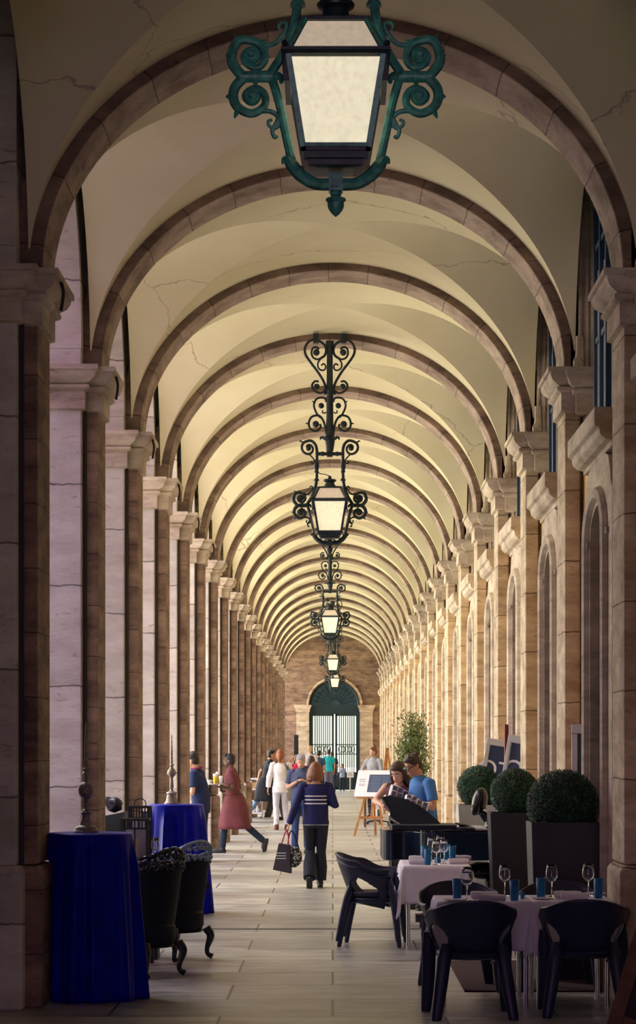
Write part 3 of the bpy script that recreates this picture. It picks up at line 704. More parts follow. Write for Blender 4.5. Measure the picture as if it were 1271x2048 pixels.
    sm_ = [(.11, 1.755), (.145, 1.70), (.14, 1.64), (.10, 1.61), (.06, 1.62), (.05, 1.66), (.075, 1.69), (.105, 1.67)]
    cl = [(.07, 1.46), (.045, 1.40), (.06, 1.36), (.11, 1.33), (.17, 1.345), (.21, 1.385), (.215, 1.435), (.18, 1.475), (.135, 1.47)]
    for s in (-1, 1):
        m = MB(); mm = lambda p: [(s * a_, 0, b_) for a_, b_ in p]
        m.tube(mm(sc1), .014, 7, 4).ell((s * .172, 0, .948), .042, 10, 8); m.tube([(s * .255, 0, .965), (s * .285, 0, .955), (s * .295, 0, .965)], [.01, .01, .004], 6, 3)
        m.tube(mm(sc2), .013, 7, 4).ell((s * .105, 0, 1.175), .036, 10, 8); m.tube(mm(sc2b), .009, 6, 3); m.tube([(s * .19, 0, 1.21), (s * .215, 0, 1.235)], .008, 5)
        m.build('stem_scroll', I, r)
        m = MB(); m.tube(mm(ht), .016, 7, 5).tube(mm(sp_), .013, 7, 4).tube(mm(sm_), .011, 7, 4).tube(mm(cl), .014, 7, 4)
        m.ell((s * .165, 0, 1.83), .042, 10, 8).ell((s * .16, 0, 1.41), .038, 10, 8); m.build('heart_scroll', I, r)
        MB().box((s * .17 - .035, -.04, 1.94), (s * .17 + .035, .06, 2.06)).build('bracket', M['iron_dark'], r, False)
    cab = MB().tube([(-.16, -.02, .42), (-.13, -.02, .345), (-.06, 0, .33), (0, 0, .31)], .006, 6, 5); cab.build('cable', M['iron_dark'], r)
    return r
L0 = lantern()
lamps = [(PX(671, 10.1), 10.1, 4.74, 'huge green cast iron scroll lantern filling the top of the arcade, nearest and largest', 1.0),
         (PX(659, 28.95), 28.95, 4.86, 'second hanging scroll lantern, whose whole heart-topped stem shows against the vault', 1.0),
         (PX(659.5, 54.1), 54.1, 4.86, 'third hanging lantern along the vault, below the heart-topped stem of the second', 1.0),
         (PX(665, 79.3), 79.3, 4.86, 'fourth hanging lantern, small, just above the one at the fanlight', 1.0),
         (PX(669, 100.5), 100.5, 4.86, 'tiny last lantern hanging in front of the fanlight of the gate', 1.0)]
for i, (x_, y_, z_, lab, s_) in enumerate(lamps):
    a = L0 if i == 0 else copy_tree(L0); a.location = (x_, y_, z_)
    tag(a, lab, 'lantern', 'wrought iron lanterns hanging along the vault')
    if i:  # backlit darkness of the farther lanterns is put into a darker iron
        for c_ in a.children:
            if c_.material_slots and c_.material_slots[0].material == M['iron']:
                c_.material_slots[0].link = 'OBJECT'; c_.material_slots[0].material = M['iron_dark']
# spotlights on the left imposts
sp0 = empty('spotlight')
MB().box((-.05, -.07, .06), (.05, .07, .17), Euler((R(25), 0, 0))).build('housing', M['black'], sp0, False)
MB().box((-.02, -.02, .0), (.02, .02, .08)).build('bracket', M['black'], sp0, False)
MB().tube([(.04, 0, .02), (.12, -.05, .01), (.20, -.12, -.02), (.235, -.17, -.12), (.22, -.17, -.25)], .012, 6, 5).build('cable', M['black'], sp0)
ordn = ['first', 'second', 'third', 'fourth', 'fifth', 'sixth']
for k in range(6):
    a = sp0 if k == 0 else copy_tree(sp0); a.location = (-2.13, dk(k) + .28, 5.14)
    tag(a, 'small black spotlight on top of the %s left pillar capital counted from the blue table' % ordn[k], 'spotlight', 'spotlights on the left capitals')
# ================================================================ PEOPLE
def person(name, loc, head_to, h=1.72, skin='fair', hair=('short', 'black'), top=None, top_mat=None, sleeves='short', bottom='trousers', bot_mat=None, shoe_mat=None,
           J=None, label='', cat='person', group=None, look=(0, 0), vox=.011, apron=None, lean=0., belly=1., hem=.86, bot_flare=1., sleeve_flare=1., face=True):
    """head_to: direction the body faces, degrees anticlockwise from straight away from the camera. J: joint overrides in body space (x right, y forward, z up, for a 1.72 m figure)."""
    r = empty(name, loc, R(head_to), label, cat, group); r.scale = (h / 1.72,) * 3
    j = dict(pel=(0, 0, .95), wst=(0, .005, 1.08), chs=(0, 0, 1.28), nck=(0, -.005, 1.46), hd=(0, .03, 1.615), shL=(-.175, 0, 1.41), shR=(.175, 0, 1.41), elL=(-.23, -.03, 1.12), elR=(.23, -.03, 1.12),
             wrL=(-.23, .06, .88), wrR=(.23, .06, .88), hpL=(-.09, 0, .93), hpR=(.09, 0, .93), knL=(-.10, .02, .50), knR=(.10, .02, .50), anL=(-.10, -.02, .085), anR=(.10, -.02, .085), toL=None, toR=None)
    j.update(J or {}); V = {k: (Vector(v) if v is not None else None) for k, v in j.items()}
    pel, wst, chs, nck, hd = V['pel'], V['wst'], V['chs'], V['nck'], V['hd']
    # head frame
    HR_ = Euler((R(look[1]), 0, R(look[0])), 'XYZ').to_matrix()
    def H(p): return hd + HR_ @ Vector(p)
    b = MB()
    sec = lambda c, rx, ry, dz=0: (c.x, c.y, c.z + dz, rx, ry)
    b.stack([sec(pel, .13, .10, -.10), sec(pel, .155, .115), sec(wst, .13 * belly, .10 * belly), sec(chs, .155, .115), sec((chs + nck) / 2, .165, .10), sec(nck, .075, .065, -.02), sec(nck, .05, .05, .02)])
    b.tube([nck + Vector((0, 0, -.04)), (nck + hd) / 2 + Vector((0, -.015, 0)), hd + HR_ @ Vector((0, -.02, -.02))], [.058, .052, .05], 12)
    b.ell(H((0, -.01, .025)), (.073, .092, .095), 18, 12, HR_); b.ell(H((0, .018, -.045)), (.058, .07, .072), 16, 10, HR_); b.ell(H((0, .045, -.088)), (.03, .032, .024), 10, 8, HR_)
    b.add([H((-.012, .075, .015)), H((.012, .075, .015)), H((.018, .078, -.035)), H((-.018, .078, -.035)), H((0, .112, -.028))], [(0, 1, 2, 3), (0, 4, 1), (1, 4, 2), (2, 4, 3), (3, 4, 0)])
    for s in (-1, 1): b.ell(H((s * .074, -.008, -.01)), (.012, .02, .032), 8, 8, HR_)
    for s, n_ in ((-1, 'L'), (1, 'R')):
        sh, el, wr = V['sh' + n_], V['el' + n_], V['wr' + n_]
        b.tube([sh + Vector((-s * .03, 0, 0)), sh, sh.lerp(el, .35), sh.lerp(el, .9), el, el.lerp(wr, .3), el.lerp(wr, .95), wr], [.05, .052, .047, .036, .036, .038, .024, .022], 12)
        d = (wr - el).normalized(); side = d.cross(Vector((0, 0, 1)))
        side = side.normalized() if side.length > .2 else Vector((1, 0, 0)) * 1.0
        hand = V.get('hand' + n_)
        if hand is None:
            if abs(d.z) > .75: side = Vector((0, 1, 0)) - d * d.y; side.normalize()
            nrm = d.cross(side).normalized()
            if nrm.x * s > 0 and abs(d.z) > .75: nrm = -nrm
            if abs(d.z) <= .75 and nrm.z > 0: nrm = -nrm
            thumb_side = side if abs(d.z) > .75 else side * (-s if side.x * s > 0 else s) 
            rot = Matrix((side, nrm, d)).transposed()
            pc = wr + d * .055
            b.ell(pc, (.038, .016, .055), 12, 8, rot)
            for q in range(4):
                u = (q - 1.5) * .019; ln = (.036, .042, .040, .030)[q]
                p0 = wr + d * .085 + side * u; p1 = p0 + d * ln + nrm * .008; p2 = p1 + d * ln * .55 + nrm * .022; p3 = p2 + d * .008 + nrm * .018
                b.tube([p0 - d * .02, p0, p1, p2, p3], [.0095, .0095, .009, .008, .0065], 7)
            t0 = wr + d * .035 + thumb_side * .028
            b.tube([t0 - d * .01, t0 + thumb_side * .018 + d * .022 + nrm * .006, t0 + thumb_side * .026 + d * .05 + nrm * .014], [.013, .011, .008], 7)
        hp, kn, an = V['hp' + n_], V['kn' + n_], V['an' + n_]
        b.tube([hp + Vector((0, 0, .03)), hp, hp.lerp(kn, .4), kn, kn.lerp(an, .3), an.lerp(kn, .15), an], [.08, .085, .072, .052, .055, .036, .034], 12)
        to = V['to' + n_]
        fd = Vector((0, 1, 0)) if to is None else (to - an).normalized()
        b.tube([an, an + fd * .06 + Vector((0, 0, -.04)) * (to is None), an + fd * .14 + Vector((0, 0, -.05)) * (to is None)], [.034, .03, .022], 8)
    b.remesh('body', SK[skin], r, vox, 3)
    # top garment
    if top_mat is not None:
        g = MB(); e = .014
        w0 = pel.lerp(wst, (hem - .95) / .13) if hem > .95 else pel + Vector((0, 0, hem - .95))
        se = [sec(w0, (.155 if hem > .9 else .175) + e, .12 + e), sec(pel, .162 + e, .122 + e) if hem < .93 else sec(w0.lerp(wst, .5), .15 + e, .115 + e), sec(wst, .137 * belly + e + .008, .108 * belly + e), sec(chs, .16 + e, .12 + e),
              sec((chs + nck) / 2, .172 + e, .103 + e), sec(nck, .088 + e, .07 + e, -.025)]
        if top == 'polo' or top == 'shirt': se.append(sec(nck, .062 + e, .058 + e, .02))
        g.stack(se)
        for s, n_ in ((-1, 'L'), (1, 'R')):
            sh, el, wr = V['sh' + n_], V['el' + n_], V['wr' + n_]
            if sleeves == 'none': g.tube([sh + Vector((-s * .06, 0, -.01)), sh + Vector((-s * .01, 0, .0))], [.06, .055], 12); continue
            if sleeves == 'short': P_ = [sh + Vector((-s * .05, 0, 0)), sh, sh.lerp(el, .35), sh.lerp(el, .72)]; rr = [.065, .066, .062, .062]
            else: P_ = [sh + Vector((-s * .05, 0, 0)), sh, sh.lerp(el, .5), el, el.lerp(wr, .5), el.lerp(wr, .93)]; rr = [.065, .066, .058, .052 * sleeve_flare, .048 * sleeve_flare, .042 * sleeve_flare]
            g.tube(P_, rr, 14)
        g.remesh(top or 'shirt', top_mat, r, vox, 3)
        if top in ('polo', 'shirt'):
            c = MB().lathe([(.062, 0), (.068, .005), (.060, .035), (.054, .037)], 16, (nck.x, nck.y + .0, nck.z - .005)); c.build('collar', top_mat, r)
    if bot_mat is not None:
        g = MB(); e = .012
        g.stack([sec(pel, .15 + e, .115 + e, -.12), sec(pel, .165 + e, .122 + e, -.02), sec(pel, .155 + e, .115 + e, .05), sec(wst, .135 + e, .105 + e, -.02)])
        for s, n_ in ((-1, 'L'), (1, 'R')):
            hp, kn, an = V['hp' + n_], V['kn' + n_], V['an' + n_]
            g.tube([hp + Vector((0, 0, -.0)), hp.lerp(kn, .4), kn, kn.lerp(an, .5), an + (kn - an).normalized() * .015], [.098, .086, .066, .062 * bot_flare, .058 * bot_flare], 14)
        g.remesh('trousers', bot_mat, r, vox, 3)
    if apron is not None:
        am, az, af = apron
        g = MB(); lk = (V['knL'] + V['knR']) / 2
        yr = (V['knL'].y - V['knR'].y); kx = abs(yr) * .5
        n = 28; vs = []; fs = []
        rows = 9
        for i in range(rows):
            t = i / (rows - 1); z = 1.04 + (az - 1.04) * t
            cx, cy = pel.x * (1 - t) + lk.x * t, pel.y * (1 - t) + lk.y * t * .8
            rx = .170 + .062 * t ** .4 * af; ry = .128 + (.05 + kx * .62) * t ** .55 * af
            for q in range(n):
                a = 2 * pi * q / n; w = 1 + .05 * t * sin(5 * a + 1)
                vs.append((cx + rx * w * cos(a), cy + ry * w * sin(a), z))
        for i in range(rows - 1):
            for q in range(n):
                q2 = (q + 1) % n; fs.append((i * n + q, i * n + q2, (i + 1) * n + q2, (i + 1) * n + q))
        o = g.add(vs, fs).build('apron', am, r); sm = o.modifiers.new('t', 'SOLIDIFY'); sm.thickness = .006
        st = MB().tube([(pel.x + .18 * cos(a), pel.y + .138 * sin(a), 1.03) for a in [2 * pi * q / 20 for q in range(21)]], .008, 6); st.build('apron_tie', am, o)
    # shoes
    for s, n_ in ((-1, 'L'), (1, 'R')):
        an = V['an' + n_]; to = V['to' + n_]
        sm_ = MB()
        if to is None:
            sm_.ell(an + Vector((0, .06, -.04)), (.045, .135, .045), 14, 8); sm_.box(an + Vector((-.04, -.065, -.085)), an + Vector((.04, .18, -.065)))
            sm_.tube([an + Vector((0, -.01, .03)), an + Vector((0, -.005, -.04))], [.045, .05], 10)
        else:
            fd = (to - an).normalized(); up = Vector((1, 0, 0)).cross(fd).normalized(); rot = Matrix((Vector((1, 0, 0)), fd, up)).transposed()
            sm_.ell(an + fd * .07 - up * .035, (.045, .135, .045), 14, 8, rot)
            sm_.tube([an + up * .03, an - up * .04], [.045, .05], 10)
            c = an + fd * .06 - up * .07; sm_.cbox(c, (.08, .24, .02), rot)
        sm_.remesh('shoe', shoe_mat or M['black'], r, max(vox, .009), 2)
    # hair
    st, hc = hair; g = MB(); hm = HR[hc]
    g.ell(H((0, -.022, .045)), (.083, .095, .085), 18, 12, HR_); g.ell(H((0, -.045, .0)), (.079, .070, .085), 16, 10, HR_)
    g.ell(H((0, .04, .088)), (.060, .045, .036), 12, 8, HR_)
    if st == 'short':
        for q in range(16): g.ell(H((random.uniform(-.055, .055), random.uniform(-.07, .06), random.uniform(.09, .118))), .022, 8, 6)
    if st == 'bob':
        g.ell(H((0, -.055, -.05)), (.105, .072, .10), 16, 10, HR_); g.ell(H((-.080, -.01, -.04)), (.034, .062, .10), 12, 8, HR_); g.ell(H((.080, -.01, -.04)), (.034, .062, .10), 12, 8, HR_)
        for q in range(14): a = pi + pi * (q + .5) / 14; g.tube([H((.088 * cos(a), -.03 + .085 * sin(a), .03)), H((.108 * cos(a), -.03 + .10 * sin(a), -.08)), H((.108 * cos(a) + random.uniform(-.008, .008), -.025 + .09 * sin(a), -.14 + random.uniform(-.015, .01)))], [.014, .02, .008], 7)
    if st in ('long', 'wavy'):
        for q in range(18):
            a = pi * .86 + pi * 1.28 * (q + .5) / 18; L_ = .22 if st == 'long' else .27
            pts = [H((.075 * cos(a), -.02 + .08 * sin(a), .05)), H((.092 * cos(a), -.02 + .09 * sin(a), -.06)), H((.095 * cos(a) + random.uniform(-.01, .01), -.03 + .08 * sin(a), -.15)), H((.085 * cos(a) + random.uniform(-.02, .02), -.04 + .06 * sin(a), -L_))]
            g.tube(pts, [.02, .026, .024, .012], 7, 3)
    if st == 'bun': g.ell(H((0, -.04, .14)), (.045, .045, .04), 12, 8, HR_)
    if st == 'pony': g.ell(H((0, -.03, -.0)), (.100, .10, .09), 14, 9); g.ell(H((0, -.09, -.05)), (.092, .055, .06), 12, 8); g.tube([H((0, -.11, .0)), H((.01, -.13, -.08)), H((.0, -.12, -.17))], [.04, .045, .015], 9, 3)
    g.remesh('hair', hm, r, max(.007, vox * .75), 1)
    if face:
        for s in (-1, 1):
            ey = MB().ell(H((s * .030, .082, .006)), (.012, .008, .007), 10, 8, HR_).build('eye', M['eye'], r)
            MB().ell(H((s * .030, .0885, .006)), (.0055, .004, .0055), 8, 6, HR_).build('iris', M['black'], ey)
            MB().tube([H((s * .014, .090, .028)), H((s * .032, .088, .034)), H((s * .050, .074, .026))], [.004, .005, .003], 6, 3).build('eyebrow', hm, r)
        MB().ell(H((0, .088, -.058)), (.022, .008, .007), 12, 6, HR_).build('mouth', M['lips'], r)
    r['_h'] = h / 1.72
    return r, V, H
M['eye'] = pm('eye white', (.7, .68, .65), .3); M['lips'] = pm('lips', (.35, .10, .09), .5)
navy = cloth('navy knit', (.006, .008, .075)); 

# woman in the striped sweater, walking away with two bags
k_ = 1.63 / 1.72
sw = stripes_mat('navy sweater with white bands', (.006, .008, .085), (.75, .75, .85), [(1.262, 1.275, .155), (1.21, 1.225, .155), (1.158, 1.173, .155), (.858, .874, 9)], rough=.9)
X0, Y0 = PX(631, 30.8), 30.8
w1, V1, H1 = person('person', (X0, Y0, 0), 0, 1.625, 'fair', ('bob', 'auburn'), 'sweater', sw, 'long', 'trousers', cloth('black navy trousers', (.004, .007, .022)), M['black'],
    J=dict(elL=(-.29, -.05, 1.10), wrL=(-.37, .0, .87), elR=(.27, -.08, 1.13), wrR=(.19, .16, 1.20), knL=(-.075, .04, .50), anL=(-.085, -.26, .13), toL=(-.085, -.20, .0), knR=(.075, .03, .49), anR=(.06, .02, .085)),
    label='person in navy sweater with three white bands walking away carrying two bags', look=(-12, -6), vox=.009, hem=.865, bot_flare=1.5, belly=1.12, sleeve_flare=1.1)
def world_of(r, p): return Matrix.LocRotScale(r.location, r.rotation_euler, r.scale) @ Vector(p)
hx = world_of(w1, (-.395, .0, .775))
bg1 = empty('shopping_bag', (hx.x - .06, hx.y - .03, 0), R(-14), 'flat dark tote bag with pink handles carried by the person in the banded sweater', 'bag')
MB().prism([(-.12, .235), (.115, .19), (.10, .56), (-.04, .58)], -.045, .045).build('bag_body', cloth('charcoal tote', (.025, .02, .035)), bg1, False)
MB().tube([(-.02, 0, .56), (.03, 0, .70), (.055, 0, .755), (.075, 0, .70), (.08, 0, .56)], .009, 6, 4).build('handle', cloth('pink strap', (.35, .02, .10)), bg1)
for q in range(3): MB().box((-.075, -.048, .38 + q * .035), (.06, -.045, .388 + q * .035)).build('printed_line', M['board_white'], bg1, False)
bg2 = empty('handbag', (hx.x + .085, hx.y + .02, 0), 0, 'rounded black and white patterned handbag hanging beside the dark tote', 'bag')
m, nt, b_ = mk('black white paisley'); v_ = N(nt, 'ShaderNodeTexVoronoi', i_Scale=34.); tc_ = N(nt, 'ShaderNodeTexCoord'); nt.links.new(tc_.outputs['Object'], v_.inputs['Vector'])
r_ = N(nt, 'ShaderNodeValToRGB'); r_.color_ramp.interpolation = 'CONSTANT'; r_.color_ramp.elements[1].position = .42; r_.color_ramp.elements[0].color = (.5, .52, .45, 1); r_.color_ramp.elements[1].color = (.01, .015, .03, 1)
nt.links.new(v_.outputs['Distance'], r_.inputs['Fac']); nt.links.new(r_.outputs[0], b_.inputs['Base Color']); M['paisley'] = m
MB().ell((0, 0, .40), (.11, .06, .14), 20, 14).build('bag_body', M['paisley'], bg2)
MB().tube([(-.08, 0, .50), (-.065, 0, .66), (-.03, 0, .74), (.02, 0, .66), (.07, 0, .50)], .010, 6, 4).build('handle', cloth('navy strap', (.01, .015, .06)), bg2)

# grey-haired man facing the camera, reading a phone
w2, V2, H2 = person('person', (PX(602, 41), 41, 0), 172, 1.73, 'fair', ('short', 'grey'), 'polo', cloth('dusty blue polo', (.06, .08, .17)), 'short', 'trousers', cloth('blue jeans', (.03, .06, .20)), M['black'],
    J=dict(hd=(0, .06, 1.59), elL=(-.26, -.02, 1.13), wrL=(-.10, .22, 1.25), elR=(.25, -.02, 1.13), wrR=(.05, .22, 1.24), anR=(.12, .0, .085)), label='grey-haired person in a dusty blue polo facing the camera, looking down at a phone', look=(8, -22), vox=.011, belly=1.15)
ph = world_of(w2, (-.02, .31, 1.27)); o = MB().cbox((0, 0, 0), (.07, .012, .13), Euler((R(-35), 0, 0))).build('phone', M['black'], smooth=False); o.location = ph
tag(o, 'small dark phone held in the hands of the grey-haired person', 'phone')
# woman in white blouse
w3, V3, H3 = person('person', (PX(561, 53.2), 53.2, 0), 8, 1.80, 'tan', ('pony', 'red'), 'blouse', cloth('white blouse', (.78, .76, .80)), 'long', 'trousers', cloth('white trousers', (.62, .62, .74)), cloth('brown suede', (.12, .03, .025)),
    J=dict(elL=(-.25, -.02, 1.14), wrL=(-.27, .02, .90), elR=(.24, -.04, 1.14), wrR=(.20, .18, 1.12), knR=(.10, .06, .50), anR=(.13, -.02, .085), anL=(-.10, -.1, .085)), label='red-haired person in white blouse and white trousers seen from behind, khaki jacket over one arm', look=(-20, 0), vox=.012, hem=.80, sleeve_flare=1.25)
MB().tube([(.12, -.10, 1.38), (.19, -.10, 1.18), (.21, -.06, 1.0), (.19, -.05, .78), (.20, -.04, .62)], [.03, .06, .075, .07, .035], 10, 4, .6).build('jacket', cloth('khaki jacket', (.24, .22, .17)), w3)
MB().tube([(.08, -.13, 1.42), (.14, -.13, 1.3), (.20, -.12, 1.08)], .012, 6, 4).build('bag_strap', M['black'], w3)
# waiter with tray, dark maroon uniform, striding left
mar = cloth('maroon uniform', (.15, .035, .045))
w4, V4, H4 = person('person', (PX(469, 41.2), 41.15, 0), 82, 1.72, 'dark', ('short', 'black'), 'shirt', mar, 'short', 'trousers', cloth('dark blue trousers', (.008, .02, .05)), M['black'],
    J=dict(wst=(0, .03, 1.08), chs=(0, .05, 1.28), nck=(0, .06, 1.46), hd=(0, .10, 1.61), shL=(-.175, .05, 1.41), shR=(.175, .05, 1.41), elL=(-.25, -.02, 1.12), wrL=(-.30, .16, 1.15), elR=(.23, -.05, 1.14), wrR=(.2, .12, 1.02), knL=(-.09, .16, .50), anL=(-.09, .20, .085), knR=(.09, -.16, .50), anR=(.09, -.50, .21), toR=(.09, -.47, .05)),
    label='waiter in maroon shirt and long maroon apron striding left with a loaded tray', look=(6, -4), vox=.011, apron=(mar, .42, 1.1), cat='person')
tp = world_of(w4, (-.33, .27, 1.20))
tr = empty('serving_tray', (tp.x, tp.y, tp.z), 0, 'round tray of drinks carried by the waiter in maroon', 'tray')
MB().lathe([(.17, 0), (.19, .004), (.2, .018), (.195, .018), (.18, .008), (.0, .008)], 28, close=False).build('tray_disc', M['chrome'], tr)
beer = pm('amber beer', (.55, .30, .02), .2); foam = M['porcelain']
for i, (dx, dy, hh, mm, nm, lb) in enumerate(((-.01, -.06, .17, pm('yellow juice', (.75, .60, .02), .25), 'drinking_glass', 'glass of bright yellow juice at the front of the carried tray'), (.03, .04, .20, beer, 'drinking_glass', 'tall glass of amber beer with foam on the carried tray'), (.09, -.02, .13, M['board_white'], 'drinking_glass', 'pale tumbler at the inner edge of the carried tray'))):
    e_ = empty(nm, (tp.x + dx, tp.y + dy, tp.z + .008), 0, lb, 'glass')
    MB().lathe([(.028, 0), (.036, hh)], 16).build('drink', mm, e_); MB().lathe([(.0365, hh - .035), (.037, hh), (.030, hh + .012), (0, hh + .012)], 16).build('foam', foam, e_)
e_ = empty('cup', (tp.x - .12, tp.y + .02, tp.z + .008), 0, 'white cup on saucers at the left edge of the carried tray', 'cup')
MB().lathe([(.06, 0), (.065, .01), (.05, .012), (.055, .022), (.03, .025), (.034, .03), (.045, .075), (.042, .075), (.03, .035)], 18).build('cup_bowl', foam, e_); MB().tube([(.04, 0, .065), (.065, 0, .055), (.04, 0, .04)], .006, 6, 3).build('handle', foam, e_)
e_ = MB().tube([(0, 0, 0), (.0, -.01, -.10), (-.03, 0, -.28)], [.02, .05, .035], 8, 3, .4).build('waiter_cloth', M['napkin']); q_ = world_of(w4, (.18, -.12, 1.08)); e_.location = q_; tag(e_, 'white service cloth hanging at the hip of the waiter in maroon', 'cloth')
# second waiter, black tee, black apron, jeans, walking right
blk = cloth('black cotton', (.006, .008, .018))
w5, V5, H5 = person('person', (PX(530, 60.5), 60.5, 0), -82, 1.80, 'tan', ('short', 'black'), 'shirt', blk, 'short', 'trousers', cloth('pale jeans', (.16, .27, .42)), M['black'],
    J=dict(wst=(0, .04, 1.08), chs=(0, .08, 1.28), nck=(0, .11, 1.46), hd=(0, .16, 1.60), shL=(-.175, .08, 1.41), shR=(.175, .08, 1.41), elL=(-.23, -.10, 1.18), wrL=(-.24, -.16, .94), elR=(.23, .16, 1.15), wrR=(.24, .36, 1.02), knR=(.10, .26, .52), anR=(.10, .28, .085), knL=(-.10, -.14, .52), anL=(-.10, -.42, .16), toL=(-.10, -.38, .02)),
    label='young waiter in a black shirt and long black apron over jeans walking to the right', look=(0, 0), vox=.013, apron=(blk, .46, 1.2))
# man in navy polo at the left, half behind a pillar
w6, V6, H6 = person('person', (PX(402, 35.2), 35.2, 0), 78, 1.78, 'fair', ('short', 'black'), 'polo', cloth('navy polo', (.006, .018, .09)), 'short', 'trousers', cloth('dark slacks', (.01, .012, .03)), M['black'],
    J=dict(chs=(0, .05, 1.28), nck=(0, .08, 1.45), hd=(0, .14, 1.585), shL=(-.18, .06, 1.40), shR=(.18, .06, 1.40), elL=(-.24, .06, 1.12), wrL=(-.16, .28, 1.14), elR=(.24, .06, 1.12), wrR=(.12, .28, 1.14)), label='person in navy polo facing left beyond the far blue table, half behind a pillar', look=(0, -14), vox=.010, belly=1.15)
MB().tube([H6((.0, .04, -.10)), H6((.075, -.04, -.13)), H6((0, -.12, -.13)), H6((-.075, -.04, -.13)), H6((0, .04, -.10))], .014, 7, 4).build('neck_strap', cloth('magenta strap', (.25, .02, .12)), w6)
# couple reading a menu behind the piano
gl = M['black_gloss']
w7, V7, H7 = person('person', (PX(851, 26.5), 26.5, 0), 112, 1.76, 'tan', ('short', 'brown'), 'shirt', cloth('bright blue shirt', (.045, .16, .44)), 'short', 'trousers', cloth('khaki shorts', (.25, .18, .14)), M['black'],
    J=dict(chs=(0, .04, 1.28), nck=(0, .07, 1.45), hd=(.02, .15, 1.585), shL=(-.19, .04, 1.40), shR=(.19, .04, 1.40), elL=(-.26, .02, 1.13), wrL=(-.10, .24, 1.20), elR=(.24, .06, 1.14), wrR=(.08, .30, 1.18)), label='person in a bright blue short-sleeved shirt and sunglasses reading a menu behind the piano', look=(14, -24), vox=.009, hem=.93)
for s in (-1, 1): MB().ell(H7((s * .032, .094, .006)), (.024, .008, .018), 12, 8).build('sunglass_lens', gl, w7)
MB().tube([H7((-.078, .0, .012)), H7((-.05, .09, .012)), H7((0, .10, .012)), H7((.05, .09, .012)), H7((.078, .0, .012))], .004, 6, 3).build('sunglass_frame', gl, w7)
MB().tube([Vector(V7['wrL']).lerp(V7['elL'], .12) + Vector((.03 * cos(a), 0, .03 * sin(a))) for a in [pi * q / 6 for q in range(13)]], .008, 6).build('watch', M['black'], w7)
w8, V8, H8 = person('person', (PX(806, 27.1), 27.1, 0), 160, 1.74, 'fair', ('wavy', 'brown'), 'top', cloth('dark sleeveless top', (.10, .03, .04)), 'none', 'trousers', cloth('dark skirt', (.02, .02, .04)), M['black'],
    J=dict(chs=(0, .08, 1.24), nck=(0, .14, 1.40), hd=(-.01, .22, 1.52), shL=(-.17, .10, 1.36), shR=(.17, .10, 1.36), elL=(-.20, .18, 1.10), wrL=(-.03, .36, 1.16), elR=(.30, .12, 1.20), wrR=(.14, .34, 1.16)), label='dark-haired person in a dark sleeveless top leaning over the menu beside the blue shirt', look=(-10, -28), vox=.009, hem=.93)
def paper(name, loc, rot, lab, w, h):
    r = empty(name, loc, 0, lab, 'menu'); r.rotation_euler = rot
    n = 10; m = MB(); vs = []
    for i in range(n + 1):
        for jj in range(3):
            u = i / n - .5; vs.append((u * w, .03 * sin(u * 6) + (.02 if jj == 1 else 0), (jj / 2 - .5) * h))
    fs = [(i * 3 + jj, i * 3 + 3 + jj, i * 3 + 4 + jj, i * 3 + 1 + jj) for i in range(n) for jj in range(2)]
    o = m.add(vs, fs).build('sheet', M['board_white'], r); sm = o.modifiers.new('t', 'SOLIDIFY'); sm.thickness = .002
    for q in range(8):
        u = -.42 + (q % 4) * .23; z = (.22 if q < 4 else -.2) * h
        MB().box((u * w, .03 * sin((u + .07) * 6) - .012, z - .16 * h), ((u + .17) * w, .03 * sin((u + .07) * 6) - .008, z + .16 * h)).build('printed_panel', M['ink'], r, False)
    return r
M['ink'] = pm('dark printing', (.07, .05, .12), .7)
paper('menu_sheet', (PX(803, 26.5), 26.45, PZ(1590, 26.5)), (R(-28), R(18), R(6)), 'large printed menu sheet held open between the couple behind the piano', .30, .17)
paper('menu_sheet', (PX(832, 26.1), 26.1, PZ(1606, 26.1)), (R(-50), R(14), R(-4)), 'second printed menu sheet drooping lower, nearer the blue shirt', .28, .17)
